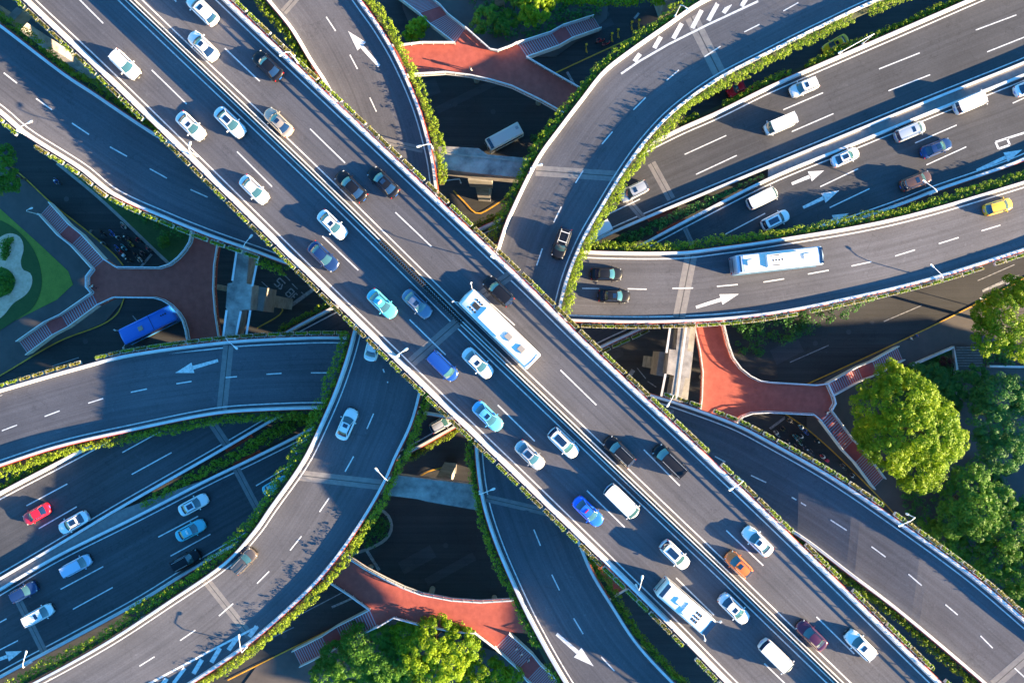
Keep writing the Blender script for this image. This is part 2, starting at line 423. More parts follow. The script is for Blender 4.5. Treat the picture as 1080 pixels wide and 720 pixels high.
flat_poly('ground_cover', [(-10, 282), (6, 283), (15, 292), (14, 305), (4, 312), (-10, 314)], .30, M['leafD'], smooth=30, label='round planted bed beside the pale path')
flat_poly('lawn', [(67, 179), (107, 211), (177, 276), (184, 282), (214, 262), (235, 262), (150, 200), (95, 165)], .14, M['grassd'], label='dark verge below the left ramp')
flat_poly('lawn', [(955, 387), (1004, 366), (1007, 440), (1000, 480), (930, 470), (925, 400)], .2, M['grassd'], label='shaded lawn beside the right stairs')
kb = MB()
polyline_strip(kb, [(60, 172), (107, 211), (177, 277), (186, 284)], zG, w=.5, dz=.17)
tag(kb.build('kerb', [M['conc']]), 'pale kerb between the left street and the verge', kind='structure')

# painted street markings, all at ground level
gy = MB()
for pts in ([(-20, 150), (25, 187), (54, 214), (96, 247), (120, 268), (130, 280)], [(131, 314), (124, 330), (108, 342), (62, 360), (0, 396), (-60, 430)],
            [(1120, 272), (1025, 323), (947, 361), (851, 405), (820, 418)], [(828, 436), (851, 452), (885, 482), (940, 538), (975, 580)],
            [(586, 77), (640, 52), (700, 25)], [(240, 717), (300, 687), (355, 660), (400, 636)],
            [(271, 303), (280, 306), (291, 315), (298, 324), (296, 331), (271, 346)], [(478, 201), (490, 213), (503, 225), (515, 221), (540, 204)],
            [(440, 504), (452, 497), (470, 492)], [(640, 660), (690, 690), (740, 735)]):
    polyline_strip(gy, pts, zG, w=.20, dz=.14)
tag(gy.build('yellow_kerb_line', [M['yline']]), 'yellow lines painted along the street kerbs', kind='structure')
gm = MB()
strips(gm, [(932, 339, 972, 322), (1031, 296, 1070, 279), (833, 382, 874, 364), (55, 386, 83, 377), (303, 325, 332, 304, .6), (386, 579, 400, 601, .5),
            (270, 680, 310, 661), (310, 651, 362, 624), (598, 76, 606, 90, .4), (276, 297, 286, 306), (300, 290, 306, 296), (308, 299, 314, 305), (318, 308, 323, 313),
            (669, 20, 674, 14, .4), (148, 282, 160, 268, .4), (812, 452, 828, 440, .4), (672, 388, 681, 399), (683, 402, 692, 408), (553, 468, 556, 480),
            (664, 396, 668, 390, .7), (540, 495, 560, 486), (620, 350, 632, 344), (624, 354, 634, 349), (140, 333, 156, 352), (350, 640, 384, 625, .35)], zG, w=.15, dz=.012)
arrow(gm, 1036, 307, 1075, 290, zG)
# worn lane lettering, darkened for shade, seen between the left pier and the main overpass
def glyph(cx, cy, s, ang, strokes):
    ca, sa = math.cos(ang), math.sin(ang)
    for (a, b, c, d) in strokes:
        strips(gm, [(cx + (a * ca - b * sa) * s, cy + (a * sa + b * ca) * s, cx + (c * ca - d * sa) * s, cy + (c * sa + d * ca) * s)], zG, w=.22, dz=.012)
glyph(295, 299, 4.2, R(45), [(-1, -1, 1, -1), (-1, -1, -1, 0), (-1, 0, .2, 0), (.2, 0, .2, 1), (.2, 1, -1, 1), (.6, -.4, 1.2, .8), (1.2, .8, .6, 1)])
glyph(307, 310, 4.2, R(45), [(-1, -1, .2, -1), (-1, 0, .2, 0), (-1, 1, .2, 1), (-1, -1, -1, 1), (.2, -1, .2, 1), (.7, -1, 1.3, -1), (.7, 0, 1.3, 0), (.7, 1, 1.3, 1), (.7, -1, .7, 1)])
tag(gm.build('street_marking', [M['lineg']]), 'worn white markings, darkened for shade, painted on the street', kind='structure')

# ================================================================== ELEVATED ROADS
ROADS = {}
def ext(pts, a=1, b=1):
    return pts
EN_n = [(1300, -120), (1180, -68), (1022, 0), (960, 27), (895, 55), (810, 92), (755, 119), (712, 138), (620, 185), (530, 230), (502, 243), (430, 282), (349, 325), (302, 350), (200, 409), (95, 469), (0, 519), (-120, 585), (-240, 650)]
EN_s = [(1300, -25), (1180, 25), (1080, 68), (985, 106), (890, 145), (810, 178), (757, 200), (680, 232), (625, 257), (540, 303), (400, 380), (297, 439), (225, 481), (125, 538), (60, 577), (0, 612), (-120, 682), (-240, 750)]
ES_n = [(1300, -15), (1180, 35), (1080, 78), (985, 116), (890, 155), (810, 188), (727, 230), (680, 255), (600, 298), (470, 372), (335, 447), (270, 480), (220, 504), (142, 544), (60, 585), (0, 620), (-120, 690), (-240, 758)]
ES_s = [(1300, 75), (1180, 125), (1080, 169), (1055, 179), (985, 203), (952, 216), (860, 250), (780, 292), (681, 345), (634, 367), (560, 406), (481, 450), (431, 478), (350, 520), (270, 563), (205, 600), (150, 634), (75, 675), (0, 715), (-120, 785), (-240, 855)]
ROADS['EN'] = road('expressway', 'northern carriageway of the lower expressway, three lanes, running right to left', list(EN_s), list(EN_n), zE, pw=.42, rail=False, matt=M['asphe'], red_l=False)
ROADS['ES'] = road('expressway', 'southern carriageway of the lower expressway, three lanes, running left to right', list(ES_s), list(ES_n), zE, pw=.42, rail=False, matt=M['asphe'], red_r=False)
U_up = [(-220, -130), (-110, -55), (0, 25), (71, 79), (100, 98), (140, 125), (172, 145), (250, 181), (340, 213), (430, 240), (520, 258), (617, 265), (715, 266), (760, 261), (810, 254), (940, 231), (1080, 191), (1200, 152), (1320, 108)]
U_lo = [(-220, -35), (-110, 42), (0, 119), (27, 142), (87, 180), (120, 206), (182, 234), (225, 251), (271, 267), (309, 281), (400, 309), (500, 331), (600, 339), (715, 340), (810, 332), (917, 311), (985, 294), (1080, 264), (1200, 225), (1320, 182)]
ROADS['U'] = road('ramp', 'curved ramp from the upper left, under the main overpass, to the right', list(U_up), list(U_lo), zU, rail=False)
D_up = [(-240, 488), (-120, 448), (0, 411), (87, 386), (140, 373), (237, 360), (300, 356), (364, 355), (450, 362), (560, 378), (620, 393), (682, 414), (715, 424), (775, 446), (810, 464), (872, 499), (935, 541), (1022, 604), (1080, 653), (1180, 740), (1260, 810)]
D_lo = [(-240, 575), (-120, 532), (0, 492), (65, 471), (145, 453), (225, 437), (270, 433), (345, 431), (444, 436), (475, 441), (540, 451), (620, 470), (691, 496), (776, 532), (835, 561), (897, 607), (947, 645), (1035, 719), (1120, 795), (1200, 870)]
ROADS['D'] = road('ramp', 'curved ramp from the lower right, under the main overpass, to the left', list(D_up), list(D_lo), zD, rail=False)
L_rt = [(290, -130), (340, -60), (380, 0), (400, 28), (420, 62), (440, 107), (451, 142), (459, 179), (465, 250), (462, 330), (445, 411), (435, 447), (417, 485), (409, 504), (389, 540), (362, 580), (337, 611), (302, 645), (262, 679), (205, 718), (100, 780), (-20, 840)]
L_lf = [(180, -130), (235, -62), (281, 0), (307, 32), (327, 65), (345, 93), (370, 150), (383, 230), (383, 300), (371, 360), (357, 404), (342, 440), (320, 485), (283, 538), (270, 557), (240, 590), (175, 635), (112, 676), (32, 720), (-60, 765), (-140, 800)]
ROADS['L'] = road('ramp', 'curved ramp from the top, under the main overpass, to the lower left', list(L_rt), list(L_lf), zL, rail=False)
R_lf = [(1080, -120), (900, -66), (800, -24), (740, 2), (700, 29), (660, 57), (635, 77), (612, 106), (592, 132), (566, 168), (536, 229), (527, 254), (514, 300), (505, 370), (501, 430), (501, 466), (505, 508), (511, 538), (523, 574), (540, 614), (560, 656), (595, 718), (640, 785), (700, 860)]
R_rt = [(1120, -60), (1020, -28), (932, 0), (860, 33), (810, 58), (755, 87), (710, 120), (680, 152), (657, 184), (632, 225), (615, 255), (600, 292), (591, 327), (583, 380), (581, 440), (588, 500), (600, 543), (612, 571), (625, 602), (645, 635), (672, 676), (712, 719), (770, 775), (830, 830)]
ROADS['R'] = road('ramp', 'curved ramp from the upper right, under the main overpass, to the bottom', list(R_rt), list(R_lf), zR, rail=False, red_l=False)
M_lf = [(-180, -200), (25, 0), (107, 77), (212, 179), (325, 290), (438, 400), (532, 490), (625, 580), (708, 661), (766, 720), (960, 910)]
M_rt = [(30, -200), (240, 0), (430, 180), (557, 301), (617, 360), (805, 537), (992, 719), (1190, 910)]
ROADS['M'] = road('overpass', 'main four lane overpass crossing the whole interchange diagonally', list(M_rt), list(M_lf), zmain, pw=.55, thick=1.6)

# ---- expressway and ramp markings
def marks(key, zf, segs, arrows=(), extra=None, w=.16):
    mb = MB(); strips(mb, segs, zf, w=w)
    for a in arrows: arrow(mb, *a, zf)
    if extra: extra(mb)
    return mb.build('lane_marking', [M['line']], ROADS[key][0])
marks('M', zmain, [(70, -14, 109, 25), (160, 74, 197, 110), (250, 160, 287, 197), (340, 249, 378, 285), (432, 337, 470, 374), (525, 427, 564, 465), (619, 517, 659, 556), (713, 609, 753, 648), (806, 699, 846, 738),
                   (148, -36, 186, 2), (237, 51, 274, 86), (327, 136, 364, 172), (417, 224, 455, 260), (503, 307, 543, 343), (591, 390, 629, 427), (679, 474, 717, 512), (766, 559, 805, 596), (861, 650, 901, 689)])
marks('EN', zE, [(1029, 32, 1072, 16), (1041, 55, 1084, 38), (927, 73, 970, 56), (937, 96, 981, 79), (826, 116, 868, 98), (835, 139, 879, 120), (722, 163, 766, 143), (734, 184, 777, 164), (637, 228, 675, 210), (623, 208, 661, 190),
                 (129, 477, 169, 455), (139, 500, 181, 477), (28, 533, 71, 510), (41, 557, 81, 534), (-70, 588, -28, 565), (230, 420, 270, 400), (1130, -10, 1172, -28)])
def uturn(mb):
    strips(mb, [(1050, 150, 1062, 146, .3), (1062, 146, 1065, 153, .3), (1050, 150, 1053, 157, .3), (1053, 157, 1065, 153, .3), (1062, 146, 1090, 137, .3)], zE)
marks('ES', zE, [(965, 151, 1009, 132), (977, 174, 1019, 155), (1068, 109, 1110, 90), (765, 247, 807, 225), (865, 197, 905, 178), (875, 219, 917, 199),
                 (167, 566, 209, 544), (180, 586, 222, 563), (64, 621, 109, 597), (77, 642, 119, 619), (-35, 675, 7, 652), (-20, 695, 19, 675), (270, 512, 309, 489), (312, 470, 324, 463), (308, 472, 313, 478)],
      [(835, 194, 869, 180), (847, 219, 885, 201), (860, 241, 895, 225), (-12, 699, 23, 686), (1030, 180, 1078, 158)], uturn)
marks('U', zU, [(4, 77, 18, 88), (38, 104, 55, 116), (76, 130, 94, 142), (116, 155, 134, 165), (158, 178, 176, 188), (201, 200, 219, 208), (243, 219, 262, 226),
                (614, 304, 632, 304.3), (662, 304.5, 682, 305), (709, 304, 731, 303.7), (756, 302, 778, 300), (805, 297.5, 827, 294), (852, 289, 874, 285), (898, 280.5, 919, 276), (944, 270, 965, 263.5), (990, 257, 1011, 250.5), (1035, 243.5, 1055, 237.5)],
      [(734, 324, 779, 310)])
marks('D', zD, [(2, 454, 18, 448), (47, 439, 63, 433), (93, 425, 109, 420), (138, 413.5, 155, 410), (186, 404.5, 202, 402), (238, 398, 250, 397), (281, 394.5, 297, 393.5), (328, 393, 345, 393),
                (713, 460, 729, 466), (754, 481, 765, 487), (792, 501, 808, 508.5), (835, 524, 850, 533), (876, 548, 893, 559), (919, 576, 934, 587), (958, 605, 972, 617), (997, 637, 1010, 648), (1034, 670, 1047, 683), (1070, 704, 1082, 715)],
      [(230, 380, 185, 393)])
def hatchL(mb):
    strips(mb, [(160, 719, 216, 689, .3), (216, 689, 272, 660, .3), (150, 724, 160, 719, .3)], zL)
    strips(mb, [(183, 720, 195, 704, .5), (204, 710, 213, 695, .6), (223, 698, 232, 683, .6), (241, 685, 251, 671, .6), (263, 671, 271, 660, .6), (165, 730, 176, 715, .6)], zL)
marks('L', zL, [(344, 18, 354, 33), (369, 58, 377, 73), (390, 103, 397, 118), (404, 389, 409, 403.5), (387, 452, 394, 436), (364, 497, 373, 481), (337, 539.5, 347, 525), (306, 580, 318, 565), (271, 615, 284, 602), (231, 649, 246, 636), (190, 675, 206, 664), (147, 702, 163, 692), (318, -22, 329, -7)],
      [(400, 70, 367, 33)], hatchL)
def hatchR(mb):
    strips(mb, [(655, 78, 674, 65, .3), (674, 65, 705, 47, .3), (705, 47, 745, 27, .3), (745, 27, 805, -1, .3)], zR)
    strips(mb, [(669, 65, 675, 57, .6), (690, 51, 697, 39, .6), (710, 41, 719, 25, .6), (730, 30, 740, 11, .6), (747, 22, 759, 0, .6), (763, 14, 773, 0, .6), (782, 7, 790, -6, .6)], zR)
marks('R', zR, [(785, 34, 801, 26), (743, 60, 760, 49), (703, 85, 716, 74), (668, 116, 681, 103), (635, 152, 646, 139), (607, 193, 615, 180), (584, 234.5, 592, 218), (566, 280, 572, 262), (826, 12, 842, 3),
                (563, 558, 570, 575), (582, 605.5, 590, 622), (605, 651.5, 615, 668), (634, 692, 648, 707)],
      [(587, 668, 626, 702)], hatchR)

# ---- expansion joints: pale concrete bands with a dark rubber slot
def joints(key, zf, segs):
    mb = MB()
    for (x0, y0, x1, y1, wpx) in segs:
        k = 8; d = Vector((x1 - x0, y1 - y0)).normalized(); n = Vector((-d.y, d.x)) * wpx / 2; s = .09
        for i in range(k):
            ta, tb = i / k, (i + 1) / k
            a = (x0 + (x1 - x0) * ta, y0 + (y1 - y0) * ta); b = (x0 + (x1 - x0) * tb, y0 + (y1 - y0) * tb)
            def P(q, o, dz=.008): return W(q[0] + n.x * o, q[1] + n.y * o, zf(q[0] + n.x * o, q[1] + n.y * o) + dz)
            mb.quad(P(a, 1), P(a, s), P(b, s), P(b, 1), 0); mb.quad(P(a, -s), P(a, -1), P(b, -1), P(b, -s), 0)
            mb.quad(P(a, s), P(a, -s), P(b, -s), P(b, s), 1)
    mb.build('expansion_joint', [M['joint'], M['jointd']], ROADS[key][0])
joints('M', zmain, [(434, 382, 482, 340, 11), (493, 322, 541, 288, 10), (128, 60, 132, 57, 4)])
joints('U', zU, [(716, 335, 729, 269, 13)])
joints('D', zD, [(241, 364, 234, 432, 11), (707, 432, 702, 462, 8), (1048, 722, 1085, 690, 12)])
joints('L', zL, [(316, 501, 402, 511, 11), (299, 13, 314, -4, 8), (405, 149, 446, 158, 7), (216, 610, 265, 672, 9), (50, 716, 64, 740, 9)])
joints('R', zR, [(729, 18, 762, 84, 14), (565, 180, 652, 186, 11), (513, 525, 600, 545, 8)])
joints('EN', zE, [(687, 172, 708, 210, 9), (661, 210, 678, 230, 7), (223, 445, 240, 470, 9)])
joints('ES', zE, [(722, 240, 735, 268, 5), (248, 492, 276, 545, 8), (18, 630, 48, 690, 8)])

# ---- concrete strip closing the slot between the expressway carriageways
for (a, b_) in ((EN_s[:6], ES_n[:6]), (EN_s[13:], ES_n[12:])):
    A_ = [W(p.x, p.y, 17.95) for p in cr(a, 60)]; B_ = [W(p.x, p.y, 17.95) for p in cr(b_, 60)]; mb = MB()
    for i in range(59): mb.quad(A_[i], B_[i], B_[i + 1], A_[i + 1])
    mb.build('median_slab', [M['joint']], ROADS['EN'][0])
# ---- main overpass median barrier with anti-glare slats
MED = [(-70, -200), (137, 0), (326, 180), (420, 272), (489, 340), (571, 419), (700, 542), (762, 601), (800, 638), (885, 720), (1080, 908)]
pl = [W(p.x, p.y, 33) for p in cr(MED, 120)]
med = empty('median_barrier', (0, 0, 0), kind='structure'); med['label'] = 'white median barrier along the middle of the main overpass'
med.parent = ROADS['M'][0]
b = MB(); sweep(b, pl, [(-.5, .004), (-.5, .18), (.5, .18), (.5, .004)], 1); b.build('kerb', [M['conc']], med)
for s in (-1, 1):
    b = MB(); sweep(b, pl, [(.34 * s, .182), (.34 * s, .85), (.44 * s, .85), (.44 * s, .182)], s and 1); b.build('guard_rail', [M['white']], med)
b = MB(); sweep(b, pl, [(-.04, .182), (-.04, 1.75), (.04, 1.75), (.04, .182)], 1); b.build('fence_panel', [M['rail']], med)
b = MB()
for s, o in ((1, .95), (-1, .95), (1, .0)):
    if o: sweep(b, pl, [(s * o, .006), (s * (o + .16), .006)], 1, closed=False)
b.build('edge_line', [M['line']], med)
b = MB()
for i in range(44):
    t = i / 43.0; p = W(404 + (487 - 404) * t, 257 + (340 - 257) * t, 33)
    b.box((p.x, p.y, 33.95), (.16, .62, 1.75), rz=R(-44))
b.build('anti_glare_slats', [M['dark']], med)

# ================================================================== PIERS
def prism(name, pts, ztop, h, m, parent=None):
    return flat_poly(name, pts, ztop, m, parent, thick=h)
def column(name, px, py, z, sx, sy, m, parent, ang=0, cap=5.0):
    p = W(px, py, z); mb = MB(); c = min(cap, z * .6); mb.box((p.x, p.y, z - c / 2), (sx, sy, c), rz=ang); q = mb.build('column_head', [m], parent)
    mb = MB(); mb.box((p.x, p.y, (z - c) / 2), (min(sx, 2.0), min(sy, 1.8), z - c), rz=ang); return mb.build(name, [M['concd']], parent)
def pier(label, beams, cols):
    r = empty('bridge_pier', (0, 0, 0), label=label, cat='bridge pier')
    for pts, zt, h, m in beams: prism('crossbeam', pts, zt, h, m, r)
    for c in cols: column('column', *c[:5], M['conc'], r, c[5] if len(c) > 5 else 0, c[6] if len(c) > 6 else 5.0)
    return r
TP = pier('stained concrete pier with a wide crossbeam spanning between the two ramps at the top',
     [([(448, 153), (505, 156.5), (514, 163), (575, 168.5), (575, 192), (550, 187.5), (505, 183), (448, 176)], 22.8, 4.0, M['concd'])],
     [(507, 181, 18.7, 3.4, 2.6, R(-5)), (420, 165, 22, 2.2, 2.2), (600, 178, 22, 2.2, 2.2)])
b = MB(); polyline_strip(b, [(460, 161.5), (513, 166), (560, 171)], lambda x, y: 22.8, w=.25, dz=.12, smooth=False)
b.build('edge_pipe', [M['conc']], TP)
pier('grey concrete pier with a flat crossbeam spanning between the two ramps at the bottom',
     [([(400, 500), (420, 501), (452, 505), (505, 511.5), (520, 514), (520, 541), (505, 538), (452, 529), (440, 526), (400, 521)], 23.6, 1.8, M['concd'])],
     [(462, 519, 21.6, 2.2, 1.6, R(-5), 1.2), (360, 510, 22, 2.2, 2.2), (550, 528, 22, 2.2, 2.2)])
LP = pier('grey concrete pier with a stepped crossbeam below the left ramps',
     [([(250, 255), (264, 255), (260, 299), (266, 300), (264, 326), (254, 327), (247, 365), (234, 365), (239, 326), (238, 324), (240, 299), (245, 298)], 20.4, 3.0, M['concd'])],
     [(266, 314, 17.3, 3.6, 3.4, R(-8)), (250, 220, 20, 2.2, 2.2), (238, 400, 17, 2.2, 2.2)])
b = MB()
for pts in ([(272, 272), (266, 302)], [(264, 327), (259, 358)], [(250, 262), (245, 296)], [(239, 327), (235, 358)], [(254, 328), (248, 358)]):
    b = MB(); polyline_strip(b, pts, lambda x, y: 20.4, w=.3, dz=.1, smooth=False); b.build('edge_pipe', [M['rail']], LP)
pass
RP = pier('sunlit concrete pier with a stepped crossbeam below the right ramps',
     [([(716, 335), (730, 335), (725, 370), (731, 371), (727, 399), (723, 398), (716, 430), (705, 430), (711, 396), (703, 394), (706, 368), (713, 369)], 20.8, 3.0, M['concd'])],
     [(707, 385, 17.7, 3.6, 3.4, R(-8)), (722, 310, 20, 2.2, 2.2), (708, 450, 20, 2.2, 2.2)])
b = MB()
for pts in ([(724, 343), (714, 420)], [(707, 344), (703, 372)], [(702, 394), (697, 420)]):
    b = MB(); polyline_strip(b, pts, lambda x, y: 20.8, w=.3, dz=.12, smooth=False); b.build('edge_pipe', [M['white']], RP)
pass
b = MB(); polyline_strip(b, [(730, 344), (721, 424)], lambda x, y: 18.5, w=1.1, dz=0, smooth=False)
polyline_strip(b, [(710, 344), (705, 372)], lambda x, y: 18.0, w=1.0, dz=0, smooth=False); b.build('service_ledge', [M['conc']], RP)
pier('cream concrete pier head at the upper left corner beside the ramp', [([(-6, 2), (0, 8), (8, 17), (18, 7), (24, 12), (12, 25), (5, 23), (-6, 20)], 27.0, 2.0, M['conc'])], [(-4, 12, 25, 1.4, 1.4)])
for (px, py, z, sx, sy, rz, lab) in ((697, 8, 12, 1.9, 3.0, R(20), 'cream concrete gate post standing beside the top ramp hedge'), (527, 2, 8, 1.6, 2.2, 0, 'small cream concrete post among the trees at the top')):
    r = empty('concrete_pillar', W(px, py, 0), label=lab, cat='pillar')
    b = MB(); b.box((0, 0, z / 2), (sx, sy, z), rz=rz); b.build('shaft', [M['conc']], r)
    b = MB(); b.box((0, 0, z + .1), (sx * 1.1, sy * 1.1, .2), rz=rz); cp = b.build('cap', [M['conc']], r)
    b = MB(); b.box((0, 0, z + .25), (.6, .8, .1), rz=rz); b.build('hatch', [M['dark']], cp)
# hidden supports so that the decks stand on something from any side
def support_row(key, zf, pts, side=3.2):
    for (px, py) in pts:
        z = zf(px, py) - 1.4; c = W(px, py, z)
        b = MB(); b.box((c.x, c.y, (z - 1.2) / 2), (1.8, 1.8, z - 1.2), rz=R(20)); b.box((c.x, c.y, z - .6), (3.4, 3.4, 1.2), rz=R(20))
        b.build('support_column', [M['conc']], ROADS[key][0])
support_row('M', zmain, [(130, -10), (230, 95), (340, 205), (450, 305), (640, 480), (740, 580), (850, 690)])
support_row('L', zL, [(390, 90), (300, 560), (150, 665)]); support_row('R', zR, [(790, 45), (565, 590), (610, 650)])
support_row('U', zU, [(60, 120), (160, 180), (880, 275), (1000, 250)]); support_row('D', zD, [(60, 432), (160, 408), (900, 560), (1000, 640)])
support_row('EN', zE, [(740, 160), (860, 110), (980, 65), (60, 545), (170, 470)]); support_row('ES', zE, [(790, 240), (900, 190), (1020, 140), (70, 640), (180, 570)])

b = MB(); b.box((1, -2, 8.0), (3.0, 14.0, 16.0)); b.build('support_column', [M['conc']], ROADS['M'][0])  # added unseen block under the overpass, placed to keep low sun off the street
# ================================================================== FOOTBRIDGE RING
fb = empty('footbridge', (0, 0, 0), label='red paved ring footbridge with pale railings and striped stairs, below the ramps', cat='footbridge')
PL_ = [(204, 240), (204, 247), (202, 256), (197, 264), (190, 272), (181, 279), (170, 282.5), (125, 282), (112, 273.5), (100, 284), (94, 292), (94, 303), (99, 309), (105, 322), (122, 314), (165, 314.5), (174, 317), (182, 322), (190, 330), (195, 338), (198, 348), (200, 359), (202, 375), (235, 375), (233, 357), (229, 330), (227, 305), (228, 280), (232, 255), (235, 240)]
PR_ = [(731, 335), (732, 348), (737, 370), (740, 392), (739, 420), (735, 450), (768, 465), (775, 446), (782, 439), (792, 435.5), (810, 434.5), (857, 437), (864, 443), (875, 432), (879, 425), (877, 417), (871, 404), (860, 405.5), (810, 402.5), (800, 401), (790, 396), (780, 388), (772, 377), (767, 363), (762, 342), (760, 330)]
PT_ = [(400, 50), (420, 50), (445, 47), (480, 47), (491, 31), (517, 54), (525, 55.5), (540, 50), (545, 47), (555, 62), (577, 75), (612, 95), (630, 108), (610, 131), (595, 121), (570, 107), (540, 92.5), (518, 86), (495, 81), (470, 78), (436, 80), (405, 86)]
PB_ = [(345, 572), (366, 585), (386, 598), (407, 609), (426, 618), (445, 625), (477, 631), (507, 633), (540, 631), (580, 618), (625, 590), (660, 619), (645, 628.5), (600, 655), (560, 668), (537, 666), (522, 681), (501, 665), (482, 664), (445, 657), (416, 649), (399, 659), (391, 641), (370, 626), (347, 611), (325, 598)]
for pts in (PL_, PR_, PT_, PB_): flat_poly('walkway_deck', pts, ZB, M['brick'], fb, thick=.6)
# hidden links that close the ring
def linkq(a, b):
    for i in range(len(a) - 1): flat_poly('walkway_deck', [a[i], a[i + 1], b[i + 1], b[i]], ZB, M['brick'], fb, thick=.6)
linkq([(204, 240), (212, 190), (262, 115), (330, 68), (400, 50)], [(235, 240), (242, 200), (282, 140), (345, 98), (405, 86)])
linkq([(630, 108), (680, 165), (725, 235), (760, 330)], [(610, 131), (655, 190), (697, 250), (731, 335)])
linkq([(202, 375), (215, 430), (255, 510), (325, 598)], [(235, 375), (245, 420), (280, 490), (345, 572)])
linkq([(768, 465), (740, 530), (700, 580), (660, 619)], [(735, 450), (712, 505), (675, 550), (625, 590)])
def railing(pts, z0=ZB, z1=None, parent=fb, h=1.1):
    z1 = z0 if z1 is None else z1
    P = [Vector(p) for p in pts]; L = [0]
    for a, c in zip(P, P[1:]): L.append(L[-1] + (c - a).length)
    pl = [W(p.x, p.y, z0 + (z1 - z0) * l / L[-1]) for p, l in zip(P, L)]
    b = MB()
    sweep(b, pl, [(-.07, h - .08), (-.07, h), (.07, h), (.07, h - .08)], 1)
    sweep(b, pl, [(.13, .05), (.13, .35), (.20, .35), (.20, .05)], 1)
    sweep(b, pl, [(-.03, .35), (-.03, h - .3), (.03, h - .3), (.03, .35)], 1)
    tot = sum((c - a).length for a, c in zip(pl, pl[1:])); n = max(2, int(tot / 1.5))
    PP = []
    acc = [0]
    for a, c in zip(pl, pl[1:]): acc.append(acc[-1] + (c - a).length)
    for i in range(n + 1):
        s = acc[-1] * i / n; j = max(k for k in range(len(acc) - 1) if acc[k] <= s + 1e-6); t = (s - acc[j]) / (acc[j + 1] - acc[j]); p = pl[j].lerp(pl[j + 1], t)
        b.box((p.x, p.y, p.z + h / 2), (.09, .09, h))
    return b.build('railing', [M['rail']], parent)
railing([(204, 240)] + PL_[1:9]); railing(PL_[9:13]); railing(PL_[13:23]); railing(PL_[23:30])
railing(PR_[0:6]); railing(PR_[6:13]); railing(PR_[13:17]); railing(PR_[16:26])
railing(PT_[0:4]); railing(PT_[4:9]); railing(PT_[9:13]); railing(PT_[13:22])
railing(PB_[0:11]); railing([(660, 619), (645, 628.5), (600, 655), (560, 668)])
railing(PB_[16:22]); railing(PB_[22:26])
def stair(a0, a1, b0, b1, z1=.15, land=.5):
    """a0,b0: two top corners (px at bridge level); a1,b1: bottom corners (px at ground level)"""
    r = empty('stairs', (0, 0, 0)); r.parent = fb
    A0, B0 = W(*a0, ZB), W(*b0, ZB); A1, B1 = W(*a1, z1), W(*b1, z1)
    tb = MB(); n = 34; lz = ZB - (ZB - z1) * .5
    frac = []; l0, l1 = .44, .56
    for i in range(n + 1):
        t = i / n; frac.append(t)
    def zz(t):
        if t < l0: return ZB - (ZB - lz) * t / l0
        if t < l1: return lz
        return lz - (lz - z1) * (t - l1) / (1 - l1)
    def pt(A, B, t, z): p = A.lerp(B, t); return Vector((p.x, p.y, z))
    for i in range(n):
        t0, t1 = i / n, (i + 1) / n; tm = (t0 + t1) / 2; z = zz(t1)
        flat = l0 - .001 <= t0 and t1 <= l1 + .03
        a, b_, c, d = pt(A0, A1, t0, z), pt(A0, A1, t1, z), pt(B0, B1, t1, z), pt(B0, B1, t0, z)
        tb.quad(a, b_, c, d, 0)
        zn = zz(min(1, t1 + 1 / n))
        e, f = pt(A0, A1, t1, min(z, zn) - .02), pt(B0, B1, t1, min(z, zn) - .02); tb.quad(b_, e, f, c, 0)
        if not flat:
            g = .32
            a2, d2 = a.lerp(b_, 1 - g), d.lerp(c, 1 - g); up = Vector((0, 0, .006))
            tb.quad(a2 + up, b_ + up, c + up, d2 + up, 1)
    for (P0, P1) in ((A0, A1), (B0, B1)):
        for i in range(n):
            t0, t1 = i / n, (i + 1) / n
            p, q = pt(P0, P1, t0, zz(t0)), pt(P0, P1, t1, zz(t1)); tb.quad(p, q, q - Vector((0, 0, .7)), p - Vector((0, 0, .7)), 2)
    tb.build('treads', [M['stairm'], M['nosing'], M['conc']], r)
    for (P0, P1, s) in ((A0, A1, 1), (B0, B1, -1)):
        pl = [pt(P0, P1, i / 12, zz(i / 12)) for i in range(13)]
        b = MB(); sweep(b, pl, [(-.06, -.5), (-.06, .95), (.06, .95), (.06, -.5)], 1); b.build('handrail', [M['rail']], r)
    return r
def g(x, y): # where a stair foot seen at pixel x,y stands
    return (x, y)
stair((112, 273.5), g(54, 214), (100, 284), g(43, 226)); stair((99, 309), g(20, 360), (105, 322), g(30, 374))
stair((871, 404), g(946, 365), (877, 417), g(952, 379)); stair((875, 432), g(932, 504), (864, 443), g(921, 515))
stair((480, 47), g(418, -3), (491, 31), g(448, -6)); stair((545, 47), g(626, 18), (555, 62), g(634, 31))
stair((391, 641), g(309, 685), (399, 659), g(317, 701)); stair((537, 666), g(592, 719), (522, 681), g(577, 735))
for (px, py) in ((215, 300), (150, 298), (755, 400), (830, 420), (500, 65), (570, 90), (450, 640), (380, 615), (520, 650)):
    p = W(px, py, 9.2); b = MB(); b.tube((p.x, p.y, 0), (p.x, p.y, 9.2), .45, n=12); b.build('support_column', [M['conc']], fb)

